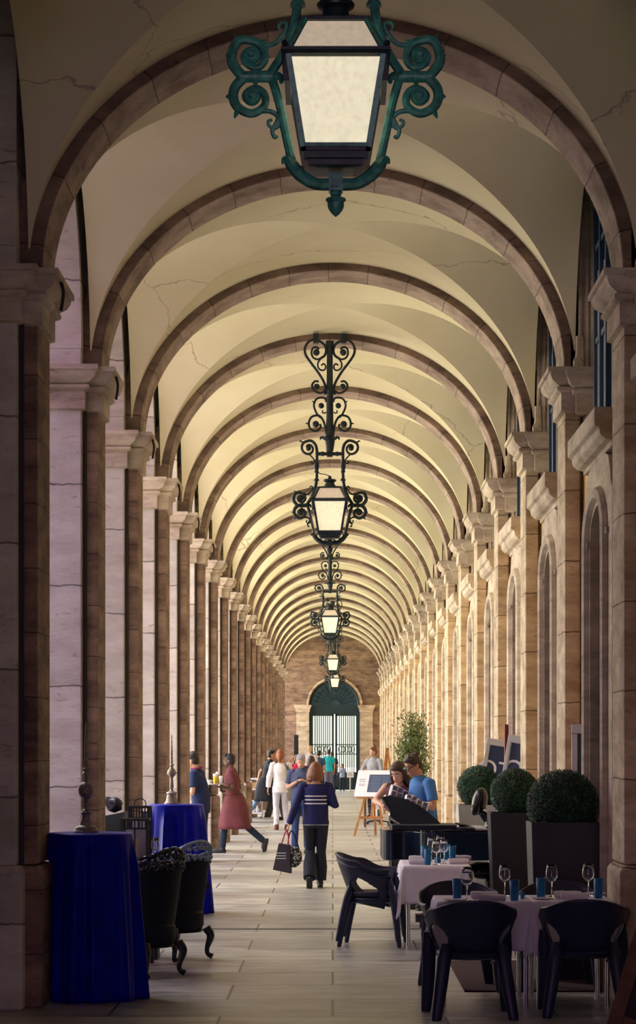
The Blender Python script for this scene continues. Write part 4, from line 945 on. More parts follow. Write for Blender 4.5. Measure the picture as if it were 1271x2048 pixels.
# people further away
far = [
 ('dark', 622, 60, 4, 1.64, 'tan', ('long', 'brown'), (.02, .02, .04), 'long', (.02, .02, .05), 'long-dark-haired person seen from behind between the grey-haired person and the sweater', {}, (0, 0)),
 ('pink', 594, 64, 10, 1.66, 'tan', ('short', 'brown'), (.65, .02, .12), 'short', (.05, .05, .09), 'person in a hot pink top with one arm raised, behind the grey-haired person', dict(elL=(-.30, .02, 1.45), wrL=(-.14, .10, 1.62)), (0, 0)),
 ('blond', 619, 84, 0, 1.93, 'fair', ('short', 'blond'), (.6, .58, .58), 'short', (.08, .09, .14), 'blond person in a white shirt walking away, tallest head near the gate', {}, (14, 0)),
 ('pack', 637, 90, -10, 1.76, 'tan', ('short', 'black'), (.03, .07, .14), 'short', (.03, .03, .05), 'person with short black hair in a dark teal shirt left of the turquoise shirt', {}, (0, 0)),
 ('turq', 657, 98, 6, 1.80, 'fair', ('short', 'brown'), (.01, .46, .56), 'short', (.16, .15, .22), 'person in a turquoise T-shirt standing before the gate', {}, (0, 0)),
 ('dark2', 664, 100.5, 0, 1.70, 'tan', ('short', 'black'), (.01, .02, .05), 'short', (.01, .02, .04), 'dark clothed person half hidden behind the turquoise T-shirt', {}, (0, 0)),
 ('girl', 684, 103, 180, 1.18, 'tan', ('long', 'brown'), (.30, .38, .55), 'long', (.012, .015, .03), 'small person in a pale blue top facing the camera at the foot of the gate', dict(elL=(-.24, .05, 1.2), wrL=(-.06, .2, 1.34), elR=(.24, .05, 1.2), wrR=(.06, .2, 1.34)), (0, -10)),
 ('bun', 747, 62, 150, 1.86, 'fair', ('bun', 'auburn'), (.36, .38, .44), 'long', (.05, .05, .08), 'person with a hair bun and pale grey top leaning behind the white menu board', dict(elL=(-.25, .05, 1.16), wrL=(-.05, .22, 1.10), elR=(.30, .05, 1.15), wrR=(.12, .2, 1.05)), (-30, 0)),
]
for (nm, px, d, hd_, h_, sk, hr, tc1, slv, bc, lab, J_, lk) in far:
    person('person', (PX(px, d), d, 0), hd_, h_, sk, hr, 'shirt', cloth(nm + ' top', tc1), slv, 'trousers', cloth(nm + ' trousers', bc), M['black'], J=J_, label=lab, look=lk, vox=.02, face=False)
# ================================================================ FURNITURE ON THE LEFT
def pleated(r_top, h, rb, seed, n=200, folds=10, cut=None):
    rnd = random.Random(seed); ph = [rnd.uniform(0, 6.3) for _ in range(4)]; am = [rnd.uniform(.5, 1) for _ in range(4)]
    m = MB(); rows = 22; vs = [(0, 0, h)]; fs = []
    ring = [(.5, h + .001), (.97, h), (1.0, h - .006), (1.012, h - .02)]
    for q, z in ring:
        for k in range(n): a = 2 * pi * k / n; vs.append((r_top * q * cos(a), r_top * q * sin(a), z))
    for i in range(1, rows + 1):
        t = i / rows; z = (h - .02) * (1 - t) + .004
        for k in range(n):
            a = 2 * pi * k / n
            f = .62 * sin(folds * a + ph[0] + .6 * sin(a + t)) + .38 * sin((folds + 5) * a + ph[1] + .5 * sin(2 * a))
            sharp = 1 - abs(sin(folds * .5 * a + ph[3] + .25 * sin(3 * a)))
            rr = r_top * 1.012 + (rb - r_top) * t + (.040 * f + .05 * sharp ** 3) * min(1, t * 6.0) * (.40 + .60 * t) - .01 * t
            x_ = rr * cos(a); 
            if cut is not None: x_ = max(x_, cut + .012 if z > 1.0 else cut + .06)
            vs.append((x_, rr * sin(a), z))
    for k in range(n): fs.append((0, 1 + k, 1 + (k + 1) % n))
    for i in range(len(ring) + rows - 1):
        for k in range(n):
            k2 = (k + 1) % n; a = 1 + i * n; fs.append((a + k, a + n + k, a + n + k2, a + k2))
    return m.add(vs, fs)
def high_table(x, y, lab, seed, rb=.35):
    r = empty('cocktail_table', (x, y, 0), 0, lab, 'table', 'high cocktail tables under blue velvet')
    MB().lathe([(.28, 1.165), (.295, 1.17), (.295, 1.188), (.28, 1.192)], 40).build('tabletop', M['black'], r)
    MB().lathe([(.2, 0), (.2, .015), (.04, .03), (.03, .06), (.03, 1.165)], 20).build('pedestal', M['chrome'], r)
    o = pleated(.302, 1.198, rb, seed, cut=-.305).build('tablecloth', M['velvet'])
    o.location = (x, y, 0); tag(o, lab.replace('high round cocktail table under', 'floor-length pleated').replace('velvet,', 'velvet cloth,'), 'tablecloth', 'blue velvet cloths on the cocktail tables')
    sm = o.modifiers.new('t', 'SOLIDIFY'); sm.thickness = .004; sm.offset = 1
    return o
high_table(-1.755, 17.05, 'high round cocktail table under royal blue velvet, nearest, beside the first left pillar', 3, .37)
high_table(-1.735, 26.0, 'high round cocktail table under royal blue velvet, further back beside the black chairs', 11, .40)
f1 = empty('finial_ornament', (PX(172, 17.05), 17.05, 1.203), 0, 'turned grey metal finial with a large ball and long spike on the near blue table', 'ornament')
u = .00124
def prof(lst, base, u): return [(max(r_, .4) * u, (base - y_) * u) for r_, y_ in lst]
MB().lathe(prof([(74, 778), (75, 770), (68, 764), (66, 752), (56, 742), (40, 735), (36, 720), (27, 700), (24, 680), (30, 668), (33, 660), (28, 655)], 778, u), 28).build('base', M['bronze'], f1)
MB().lathe(prof([(20, 655), (22, 648), (14, 640), (14, 600), (17, 584), (30, 575), (44, 555), (49, 530), (44, 506), (30, 489), (16, 482), (13, 470), (14, 445), (24, 436), (24, 430), (14, 420), (18, 412), (20, 404), (14, 400)], 778, u), 28).build('ball_stem', M['bronze'], f1)
MB().lathe(prof([(13, 400), (13, 380), (9, 270), (5, 150), (1, 132)], 778, u), 16).build('spike', M['bronze'], f1)
f2 = empty('finial_ornament', (PX(343, 26.0), 26.0, 1.203), 0, 'smaller bell-based metal finial with a thin spike on the far blue table', 'ornament')
u = .0019
MB().lathe(prof([(43, 605), (43, 598), (36, 592), (30, 570), (26, 548), (32, 543), (28, 536), (14, 530)], 605, u), 28).build('base', M['bronze'], f2)
MB().lathe(prof([(14, 530), (8, 520), (13, 500), (10, 480), (8, 455), (16, 442), (22, 438), (27, 424), (22, 408), (12, 396), (8, 385), (15, 378), (8, 370)], 605, u), 28).build('ball_stem', M['bronze'], f2)
MB().lathe(prof([(7, 370), (6, 300), (3, 220), (4, 210), (1, 203)], 605, u), 16).build('spike', M['bronze'], f2)
# ornate black armchairs
def armchair(loc, rz, lab, mat_crest):
    r = empty('ornate_armchair', loc, R(rz), lab, 'chair', 'ornate black armchairs at the bar table')
    # back shell: wraps around; local -y is the rear face
    n = 20; m = MB(); vs = []; fs = []; rows = 12
    for i in range(rows + 1):
        t = i / rows; z = .24 + .66 * t
        for k in range(n + 1):
            a = R(-78 + 156 * k / n); w = .235 + .045 * t; dp = .20 + .05 * t
            vs.append((w * sin(a) * 1.02, -dp * cos(a) - .05 * t, z - .05 * (abs(sin(a)) ** 2) * t))
    for i in range(rows):
        for k in range(n):
            q = i * (n + 1) + k; fs.append((q, q + 1, q + n + 2, q + n + 1))
    o = m.add(vs, fs).build('back_panel', M['tub_leather'], r); s_ = o.modifiers.new('t', 'SOLIDIFY'); s_.thickness = .035; s_.offset = -1
    m = MB()
    for zz, e in ((.245, .0), (.30, .0), (.865, .0)):
        t = (zz - .24) / .66
        m.tube([((.235 + .045 * t) * sin(a) * 1.03, -(.20 + .05 * t) * cos(a) - .05 * t - .004, zz - .05 * sin(a) ** 2 * t) for a in [R(-78 + 156 * q / 16) for q in range(17)]], .013, 6)
    m.build('piping', M['tub_leather'], r)
    rnd = random.Random(int(loc[1] * 10)); m = MB()
    for q in range(26):
        a = R(-74 + 148 * (q % 13) / 12); t = 1; hh = .06 + .12 * cos(a * 1.1) ** 2; x_ = .285 * sin(a); y_ = -.255 * cos(a) - .05; z0 = .86 + (hh * .5 if q > 12 else 0)
        c = Vector((x_, y_, z0 + .02)); rad = rnd.uniform(.032, .055)
        tdir = Vector((cos(a), .9 * sin(a), 0))
        sg = rnd.choice((-1, 1)); m.tube([c + tdir * sg * rad * (1 - w * .11) * cos(w) + Vector((0, -.01 * (w % 2), rad * (1 - w * .11) * sin(w))) for w in [q2 * .62 for q2 in range(12)]], [.012 - .0006 * q2 for q2 in range(12)], 7, 2)
        m.ell(c + Vector((0, -.012, 0)), .014, 8, 6)
    m.tube([(.29 * sin(a), -.26 * cos(a) - .05, .87 + .15 * cos(a) ** 2 * 1.0) for a in [R(-78 + 156 * q / 18) for q in range(19)]], .016, 8)
    m.build('carved_crest', mat_crest, r)
    m = MB().stack([(0, .02, .26, .24, .25), (0, .02, .30, .26, .27), (0, .02, .40, .26, .27), (0, .02, .44, .22, .23)], 28); m.build('seat', M['tub_leather'], r)
    for sx in (-1, 1):
        m = MB().tube([(sx * .27, -.12, .62), (sx * .30, .06, .64), (sx * .29, .20, .60), (sx * .27, .24, .45), (sx * .25, .23, .30)], [.03, .035, .035, .03, .025], 9, 4); m.build('armrest', M['black_gloss'], r)
        for sy in (-1, 1):
            MB().tube([(sx * .19, sy * .18 - .01, .27), (sx * .215, sy * .21 - .01, .20), (sx * .195, sy * .19 - .01, .10), (sx * .20, sy * .20, .045), (sx * .225, sy * .235, .02)], [.04, .036, .022, .020, .026], 10, 4).build('leg', M['black_gloss'], r)
    return r
M['silver_leaf'] = pm('silvered carved wood', (.22, .30, .42), .35, .5)
armchair((-1.50, 18.75, 0), 52, 'ornate black tub armchair with carved black crest, nearer the camera beside the near blue table', M['black_gloss'])
armchair((-1.36, 20.28, 0), 48, 'ornate black tub armchair with silvery carved crest, behind the other tub armchair', M['silver_leaf'])
# bar table, lanterns, glass
bt = empty('bar_table', (-1.84, 19.57, 0), 0, 'tall black table between the first two left pillars, carrying the candle lanterns', 'table')
bevel(MB().box((-.38, -.34, .84), (.38, .34, .88)).build('tabletop', M['black_gloss'], bt, False), .006)
for sx in (-1, 1):
    for sy in (-1, 1): MB().box((sx * .31 - .02, sy * .30 - .02, 0), (sx * .31 + .02, sy * .30 + .02, .84)).build('leg', M['black'], bt, False)
def candle_lantern(loc, w, h, lab):
    r = empty('candle_lantern', loc, 0, lab, 'lantern')
    m = MB(); a = w / 2
    for sx in (-1, 1):
        for sy in (-1, 1): m.box((sx * a - .012, sy * a - .012, 0), (sx * a + .012, sy * a + .012, h))
    m.box((-a - .015, -a - .015, 0), (a + .015, a + .015, .025)); m.box((-a - .015, -a - .015, h - .012), (a + .015, a + .015, h + .008)); m.box((-a, -a - .004, h * .78 - .008), (a, -a + .006, h * .78 + .008)); m.box((a - .006, -a, h * .78 - .008), (a + .004, a, h * .78 + .008))
    for i in range(7):
        u_ = -a + w * (i + .5) / 7; m.box((u_ - .006, -a - .004, h * .78), (u_ + .006, -a + .004, h)); m.box((a - .004, u_ - .006, h * .78), (a + .004, u_ + .006, h))
    m.box((-.006, -a - .004, .02), (.006, -a + .004, h * .78))
    m.build('lantern_frame', M['black'], r, False)
    MB().tube([(-a * .6, 0, h), (-a * .5, 0, h + .05), (0, 0, h + .07), (a * .5, 0, h + .05), (a * .6, 0, h)], .005, 6, 3).build('handle', M['black'], r)
    MB().lathe([(.045, .025), (.047, h * .5), (.04, h * .505), (.0, h * .5)], 20, (-.02, 0, 0)).build('candle', M['wax'], r)
    MB().box((-a + .01, a - .006, .02), (a - .01, a - .002, h * .76)).build('back_pane', M['curtain'], r, False)
    return r
candle_lantern((PX(271, 19.72), 19.74, .88), .21, .34, 'larger black metal candle lantern with slatted top on the tall black table')
candle_lantern((PX(281, 20.4), 20.35, .88), .17, .43, 'second taller black candle lantern mostly hidden behind the larger one')
# low shelf under the second lantern
o = MB().box((-.16, -.14, 0), (.16, .14, .88)).build('plinth_stand', M['black'], smooth=False); o.location = (PX(281, 20.4), 20.35, 0); tag(o, 'black box stand behind the tall black table carrying the second candle lantern', 'stand')
def wine_glass_mesh(h=.225, rb=.043):
    m = MB(); t = .0014
    outer = [(.036, 0), (.036, .002), (.012, .006), (.0042, .014), (.0038, h * .40), (.008, h * .44), (.028, h * .50), (.041, h * .60), (rb, h * .68), (.040, h * .82), (.034, h)]
    inner = [(.034 - t, h), (.040 - t, h * .82), (rb - t, h * .68), (.041 - t, h * .60), (.028 - t, h * .505), (.006, h * .455), (.0004, h * .45)]
    m.lathe([(.0004, 0)] + outer + inner, 24, close=False); return m
wgm = wine_glass_mesh().mesh('wine_glass', 'full'); wgm.materials.append(M['clear_glass'])
def wine_glass(x, y, z, lab, s=1., group='wine glasses on the white tables'):
    o = bpy.data.objects.new('wine_glass', wgm); C.objects.link(o); o.location = (x, y, z); o.scale = (s, s, s); return tag(o, lab, 'glass', group)
wine_glass(PX(310, 19.5), 19.5, .88, 'single empty wine glass on the tall black table between the ornate armchairs', .86, 'wine glass on the bar table')
# service stand with a bag on top, chalkboard
ss = empty('service_cabinet', (PX(234, 22.9) - .02, 22.9, 0), 0, 'black louvred service cabinet beside the second left pillar', 'cabinet')
MB().box((-.16, -.2, 0), (.10, .2, 1.10)).build('body', M['black'], ss, False); MB().prism([(-.17, 1.10), (.11, 1.10), (.11, 1.20), (-.10, 1.16)], -.21, .21).build('sloped_top', M['piano_matte'], ss, False)
lo = MB()
for i in range(14): lo.box((-.06, -.214, .62 + i * .03), (.085, -.2, .632 + i * .03), Euler((R(20), 0, 0)))
lo.build('louvre', M['piano'], ss, False)
bgm = MB()
rnd = random.Random(5)
for q in range(9): bgm.ell((rnd.uniform(-.07, .05), rnd.uniform(-.06, .06), .04 + rnd.uniform(0, .05)), (rnd.uniform(.05, .08), .06, rnd.uniform(.03, .05)), 10, 7, Euler((rnd.uniform(0, 1), rnd.uniform(0, 1), 0)))
o = bgm.remesh('plastic_bag', M['black_fabric'], None, .012, 0); o.location = (PX(229, 22.9), 22.9, 1.20); tag(o, 'crumpled black plastic bag lying on the louvred cabinet', 'bag')
cbd = empty('chalkboard', (PX(302, 27.3), 27.3, 0), R(4), 'small standing chalkboard with handwriting, partly behind the far blue table', 'board')
MB().box((-.16, -.02, .45), (.16, .02, 1.06), None).build('panel', M['board_blue'], cbd, False); MB().box((-.18, -.015, 0), (-.15, .015, 1.08)).box((.15, -.015, 0), (.18, .015, 1.08)).box((-.18, -.015, 1.06), (.18, .015, 1.09)).box((-.18, -.15, 0), (.18, .15, .03)).build('stand_frame', M['black'], cbd, False)
M['chalk'] = pm('chalk', (.30, .55, .80), .8)
text('lettering', 'Mu', .12, M['chalk'], cbd, (-.04, -.024, .86), (R(90), 0, 0)); text('lettering', '377', .085, M['chalk'], cbd, (-.03, -.024, .75), (R(90), 0, 0))
# white metal trolley shelf
ts = empty('trolley_shelf', (PX(507, 61.5), 61.5, 0), 0, 'white metal serving shelf with trays behind the walking waiters', 'shelf')
m = MB()
for sx in (-1, 1):
    for sy in (-1, 1): m.box((sx * .22 - .015, sy * .25 - .015, .05), (sx * .22 + .015, sy * .25 + .015, 1.05))
m.build('frame_post', M['chrome'], ts, False)
for z_ in (.14, .45, .76, 1.03): MB().box((-.24, -.27, z_), (.24, .27, z_ + .035)).build('shelf_board', M['board_white'], ts, False)
for sx in (-1, 1): MB().lathe([(.03, -.02), (.035, 0), (.03, .02)], 12, (sx * .2, -.22, .05)).build('wheel', M['black'], ts)
for q in range(3):
    o = MB().lathe([(.02, 0), (.045, .03), (.05, .08), (.02, .15), (.018, .2), (.0, .2)], 14).build('carafe', M['porcelain']); o.location = (PX(507, 61.5) - .1 + q * .1, 61.35, .175); tag(o, 'white carafe on the lowest board of the white serving shelf', 'carafe', 'white carafes on the serving shelf')
o = MB().box((-.14, -.15, 0), (.1, .15, .16)).build('cardboard_box', pm('cardboard', (.45, .28, .14), .8), smooth=False); o.location = (PX(505, 61.5), 61.4, .795); tag(o, 'small brown cardboard box on the white serving shelf', 'box')
ab = empty('sandwich_board', (PX(549, 60.5) , 62.2, 0), R(70), 'dark folding sandwich board seen edge on behind the black apron', 'board')
for s in (-1, 1): MB().bar((0, s * .25, .02), (0, s * .03, .85), .45, .025, (0, 1, 0)).build('panel', M['black'], ab, False)
# ================================================================ RIGHT : WHITE TABLES, CHAIRS
def plastic_chair(loc, rz, lab, dz=0):
    r = empty('armchair', loc, R(rz), lab, 'chair', 'moulded slate grey armchairs')
    TA = 128; n, rows = 72, 22
    def top(a):
        c = max(0, cos(a)); s_ = abs(a) / R(TA)
        return .655 + .135 * (max(0, cos(a * .86)) ** 1.4) - .012 * s_ + .028 * math.exp(-((abs(a) - R(72)) / R(13)) ** 2) * .9
    def pt(k, i):
        a = R(-TA + 2 * TA * k / n); t = i / rows
        return a, t
    hc, ht, ra, rt = R(77), .42, R(33), .30
    pos = {}
    def P_(a, t):
        w = .165 + .135 * t ** .75; d_ = .175 + .10 * t ** .9
        zb = .40 - .06 * (abs(a) / R(TA)) ** 2
        z = zb + (top(a) - zb) * t
        y = -d_ * cos(a) * (1.0) - .045 * t * max(0, cos(a)); x_ = w * math.copysign(abs(sin(a)) ** .8, sin(a))
        if abs(a) > R(90): x_ = math.copysign(w * (1 - .10 * ((abs(a) - R(90)) / R(38)) ** 2), a); y = d_ * .95 * sin(abs(a) - R(90)) * 1.25
        return Vector((x_, y, z))
    m = MB(); idx = {}
    def vert(k, i):
        if (k, i) not in idx:
            a, t = pt(k, i); sgn = 1 if a > 0 else -1
            da, dt = (abs(a) - hc) / ra, (t - ht) / rt; q = sqrt(da * da + dt * dt)
            if q < 1: a = sgn * (hc + da / max(q, 1e-3) * ra); t = ht + dt / max(q, 1e-3) * rt
            idx[(k, i)] = len(m.v); m.v.append(P_(a, t))
        return idx[(k, i)]
    for k in range(n):
        for i in range(rows):
            a, t = pt(k + .5, i + .5)
            if ((abs(a) - hc) / ra) ** 2 + ((t - ht) / rt) ** 2 < 1: continue
            m.f.append([vert(k, i), vert(k + 1, i), vert(k + 1, i + 1), vert(k, i + 1)]); m.m.append(0)
    o = m.build('back_shell', M['plastic'], r); s_ = o.modifiers.new('t', 'SOLIDIFY'); s_.thickness = .02; s_.offset = 0; s_.use_even_offset = False
    s_ = o.modifiers.new('s', 'SUBSURF'); s_.levels = 1; s_.render_levels = 1
    # rolled rim
    rp_ = [P_(R(-TA + 2 * TA * k / 48), 1) + Vector((0, 0, .0)) for k in range(49)]
    MB().tube(rp_, .013, 8).build('rim', M['plastic'], r)
    m = MB(); n2 = 26; vs = [(0, .0, .415)]; fs = []
    for q, z in ((.5, .418), (.85, .43), (1.0, .445), (1.04, .43), (1.0, .405), (.8, .392), (.3, .385)):
        for k in range(n2): a = 2 * pi * k / n2; vs.append((.222 * q * math.copysign(abs(cos(a)) ** .75, cos(a)), .01 + .235 * q * math.copysign(abs(sin(a)) ** .75, sin(a)), z))
    for k in range(n2): fs.append((0, 1 + k, 1 + (k + 1) % n2))
    for i in range(6):
        for k in range(n2): k2 = (k + 1) % n2; a = 1 + i * n2; fs.append((a + k, a + n2 + k, a + n2 + k2, a + k2))
    fs.append(tuple(1 + 6 * n2 + k for k in range(n2)))
    m.add(vs, fs).build('seat', M['plastic'], r)
    for sx in (-1, 1):
        for fr in (0, 1):
            if fr: path = [(sx * .268, .20, .56), (sx * .262, .225, .44), (sx * .262, .25, .25), (sx * .275, .275, .03), (sx * .275, .275, .0)]; w = [.034, .050, .046, .036, .028]
            else: path = [(sx * .19, -.17, .50), (sx * .20, -.20, .40), (sx * .225, -.24, .22), (sx * .255, -.275, .03), (sx * .257, -.277, .0)]; w = [.03, .048, .044, .036, .028]
            m = MB(); m.tube(path, w, 14, 5, .62); m.build('leg', M['plastic'], r)
    return r
YA = 16.62
ch = [((PX(940, 15.95), 15.93, 0), 3, 'slate moulded armchair seen from behind, pushed to the left half of the front double table'),
      ((PX(1166, 16.1), 16.05, 0), -4, 'slate moulded armchair seen from behind, at the right half of the front double table'),
      ((PX(918, 17.75), 17.72, 0), 183, 'slate moulded armchair facing the camera beyond the left half of the front double table'),
      ((PX(1118, 17.75), 17.75, 0), 178, 'slate moulded armchair facing the camera beyond the right half, before the planters'),
      ((PX(745, 21.7), 21.75, 0), -98, 'lower armchair of the stacked pair facing right at the small rear table'),]
for c_ in ch: plastic_chair(*c_)
plastic_chair((PX(742, 21.7), 21.75, .055), -98, 'upper armchair of the stacked pair nested on another at the small rear table')
def table(x, y, w, d, lab, group='square chrome-legged dining tables'):
    r = empty('dining_table', (x, y, 0), 0, lab, 'table', group)
    MB().box((-w / 2, -d / 2, .715), (w / 2, d / 2, .735)).build('tabletop', M['board_white'], r, False)
    for sx in (-1, 1):
        for sy in (-1, 1): MB().lathe([(.018, 0), (.018, .715)], 14, (sx * (w / 2 - .035), sy * (d / 2 - .035), 0)).build('leg', M['chrome'], r)
def cloth_on(x, y, w, d, drop, lab, seed, zt=.737, corner=(1, 1, 1, 1), skip=()):
    rnd = random.Random(seed); n = 60; hx_, hy_ = w / 2 + .004, d / 2 + .004; Lx, Ly = hx_ + drop, hy_ + drop; m = MB(); vs = []
    ph = [rnd.uniform(0, 6) for _ in range(6)]
    def ax(L_, h_): # sample positions denser at the edge
        a = [-L_ + (L_ - h_) * i / 14 for i in range(14)] + [-h_ + 2 * h_ * i / 30 for i in range(31)] + [h_ + (L_ - h_) * (i + 1) / 14 for i in range(14)]; return a
    U, V_ = ax(Lx, hx_), ax(Ly, hy_)
    for u_ in U:
        for v_ in V_:
            px = max(-hx_, min(hx_, u_)); py = max(-hy_, min(hy_, v_)); ex, ey = u_ - px, v_ - py; L_ = sqrt(ex * ex + ey * ey)
            if L_ < 1e-6: vs.append((px, py, zt)); continue
            t = L_ / drop
            if abs(ex) > 1e-6 and abs(ey) > 1e-6:      # corner: fan folded into a point
                a = math.atan2(abs(ey), abs(ex)); f = sin(2 * a)
                fold = .022 * sin(a * 8 + ph[0]) * t
                off = .012 + .03 * t + .045 * t * f
                ox = math.copysign(off * cos(a) + fold * sin(a), ex); oy = math.copysign(off * sin(a) - fold * cos(a), ey)
            else:
                s_ = (px if abs(ey) > 1e-6 else py)
                off = .010 + .022 * t + .012 * t * sin(s_ * 17 + ph[1]) + .006 * t * sin(s_ * 41 + ph[2])
                ox = math.copysign(off, ex) if abs(ex) > 1e-6 else 0; oy = math.copysign(off, ey) if abs(ey) > 1e-6 else 0
            vs.append((px + ox, py + oy, zt - L_ * .985))
    nv = len(V_); fs = [(i * nv + j_, (i + 1) * nv + j_, (i + 1) * nv + j_ + 1, i * nv + j_ + 1) for i in range(len(U) - 1) for j_ in range(nv - 1)]
    o = m.add(vs, fs).build('tablecloth', M['linen'], None, 'full'); o.location = (x, y, 0); s_ = o.modifiers.new('t', 'SOLIDIFY'); s_.thickness = .0025; s_.offset = 1
    tag(o, lab, 'tablecloth', 'white linen tablecloths'); return o
tA = [(1.065, 16.82, .65, .72), (1.685, 16.82, .55, .72)]
table(*tA[0], 'left half of the front double table, chrome legs under white linen')
table(*tA[1], 'right half of the front double table beside the first right pillar')
cloth_on(*tA[0], .345, 'white cloth over the left half of the front double table, corner hanging at the middle', 1)
cloth_on(*tA[1], .34, 'white cloth over the right half of the front double table', 2, zt=.739)
tB = (.955, 22.12, .60, 1.24)
table(*tB, 'small rear table behind the stacked armchairs'); cloth_on(*tB, .345, 'white cloth over the small rear table beside the piano', 5)
ZT = .742
tm = MB(); tm.lathe([(.026, 0), (.029, .01), (.036, .145), (.0335, .145), (.027, .012), (.0005, .010)], 24, close=False); tmm = tm.mesh('tumbler', 'full'); tmm.materials.append(M['blue_glass'])
def spot(px, py): d = (EYE - ZT) * F / (py - HY); return PX(px, d), d
def tumbler(px, py, lab):
    o = bpy.data.objects.new('tumbler', tmm); C.objects.link(o); x_, d = spot(px, py); o.location = (x_, d, ZT); tag(o, lab, 'glass', 'blue pressed-glass tumblers')
for px, py, lab in ((913.6, 1798, 'blue tumbler at the far left end of the front double table'), (1028, 1801, 'blue tumbler left of the seam of the front double table, beside a wine glass'), (1081, 1796, 'blue tumbler just right of the seam of the front double table'),
                    (1196, 1797, 'blue tumbler at the right end of the front double table'), (855, 1729.5, 'blue tumbler at the front left of the small rear table'), (848, 1722, 'blue tumbler standing behind another at the left of the small rear table'),
                    (904, 1722, 'blue tumbler at the right of the small rear table'), (893, 1719, 'blue tumbler at the back of the small rear table, behind the wine glasses')): tumbler(px, py, lab)
for px, py, s_, lab in ((933, 1802, 1.06, 'wine glass at the left end of the front double table, beside a blue tumbler'), (1008.5, 1792, 1.0, 'wine glass at the left back of the front double table'), (1102.5, 1793, 1.02, 'wine glass right of the seam on the front double table'),
                    (1175.5, 1792, 1.04, 'wine glass at the right end of the front double table'), (872, 1729, 1.0, 'front wine glass of the cluster on the small rear table'), (862, 1722, 1.0, 'leftmost wine glass of the cluster on the small rear table'),
                    (880, 1720, 1.05, 'rear tallest wine glass of the cluster on the small rear table'), (887, 1727, .98, 'rightmost wine glass of the cluster on the small rear table')):
    x_, d = spot(px, py); wine_glass(x_, d, ZT, lab, s_)
x_, d = spot(873, 1726); o = MB().lathe([(.03, 0), (.034, .05), (.03, .05), (.026, .01), (.0, .01)], 18).build('candle_holder', M['blue_glass']); o.location = (x_ + .01, d + .05, ZT); tag(o, 'low blue glass candle holder amid the wine glasses on the small rear table', 'candle holder')
def plate(px, py, lab):
    x_, d = spot(px, py); o = MB().lathe([(.0, .004), (.04, .004), (.075, .010), (.078, .012), (.074, .008), (.04, .0), (.0, 0)], 28, close=False).build('side_plate', M['porcelain']); o.location = (x_, d, ZT + .001); tag(o, lab, 'plate', 'white side plates')
plate(908, 1802, 'white side plate at the left end of the front double table'); plate(1085, 1799, 'white side plate right of the seam on the front double table'); plate(1190, 1789, 'white side plate at the back right of the front double table')
def napkin(px, py, rz, lab, L_=.19):
    x_, d = spot(px, py); r = empty('napkin', (x_, d, ZT + .001), R(rz), lab, 'napkin', 'rolled white napkins')
    m = MB(); m.tube([(-L_ / 2, 0, .026), (-L_ / 4, .004, .027), (0, 0, .025), (L_ / 4, -.004, .026), (L_ / 2, 0, .024)], [.024, .026, .025, .026, .022], 12, 3); m.build('roll', M['napkin'], r)
    MB().tube([(-L_ / 2 - .004, .014 * cos(w) * (1 - w * .06), .026 + .014 * sin(w) * (1 - w * .06)) for w in [q * .7 for q in range(14)]], .002, 5).build('rolled_edge', M['napkin'], r)
    MB().box((-L_ / 2 + .01, -.035, .0), (L_ / 2 - .02, .02, .005)).build('folded_flap', M['napkin'], r, False)
napkin(968, 1797, 4, 'rolled white napkin behind, on the left half of the front double table'); napkin(984, 1803, -10, 'rolled white napkin in front, on the left half of the front double table')
napkin(1134, 1796, 4, 'rolled white napkin behind, on the right half of the front double table'); napkin(1148, 1800, -6, 'rolled white napkin in front, on the right half of the front double table')
napkin(838, 1722, 2, 'rolled white napkin at the back left of the small rear table'); napkin(838, 1729, -2, 'rolled white napkin at the front left of the small rear table')
napkin(916, 1728, 8, 'rolled white napkin at the front right of the small rear table'); napkin(921, 1721, 4, 'rolled white napkin at the back right of the small rear table')
x_, d = spot(1044, 1798); o = MB().lathe([(.014, 0), (.016, .03), (.010, .045), (.012, .055), (.004, .062)], 14).build('salt_shaker', M['blue_glass']); o.location = (x_, d, ZT); tag(o, 'tiny salt shaker at the seam of the front double table', 'shaker')
def knife(px, py, rz, lab):
    x_, d = spot(px, py); r = empty('knife', (x_, d, ZT + .001), R(rz), lab, 'cutlery'); MB().box((-.10, -.008, 0), (0, .008, .003)).build('blade', M['chrome'], r, False); MB().box((0, -.006, 0), (.09, .006, .007)).build('handle', M['chrome'], r, False)
knife(915, 1803.5, 4, 'table knife at the left end of the front double table'); knife(1112, 1800, 4, 'table knife right of the seam of the front double table')
o = MB().box((.98, 17.5, .0), (2.0, 20.0, .012)).build('rug', M['rug'], smooth=False); tag(o, 'maroon carpet runner on the stone floor beneath the planters', 'rug')
# leaning wooden board at the bottom right corner
lb = empty('sandwich_board', (PX(1236, 14.2) + .30, 14.2, 0), R(-24), 'wooden framed sandwich board leaning at the bottom right corner of the picture', 'board')
def tilt_y(s): return Euler((R(0), R(20), 0))
m = MB()
mt = Matrix.Rotation(R(17), 4, 'Y')
for (a_, b_, mm_, nm) in (((-.40, -.03, .0), (-.31, .03, 1.05), M['wood_dark'], 'frame_rail'), ((.31, -.03, .0), (.40, .03, 1.05), M['wood_dark'], 'frame_rail'), ((-.31, -.03, .96), (.31, .03, 1.05), M['wood_dark'], 'frame_rail'), ((-.31, -.028, .10), (.31, -.0, .96), M['black'], 'panel'), ((-.31, -.03, .02), (.31, .03, .10), M['wood_dark'], 'frame_rail'), ((-.22, -.034, .16), (.25, -.026, .60), M['wood'], 'notice')):
    q = MB(); q.M = mt; bevel(q.box(a_, b_).build(nm, mm_, lb, False), .004)
q = MB(); q.M = mt
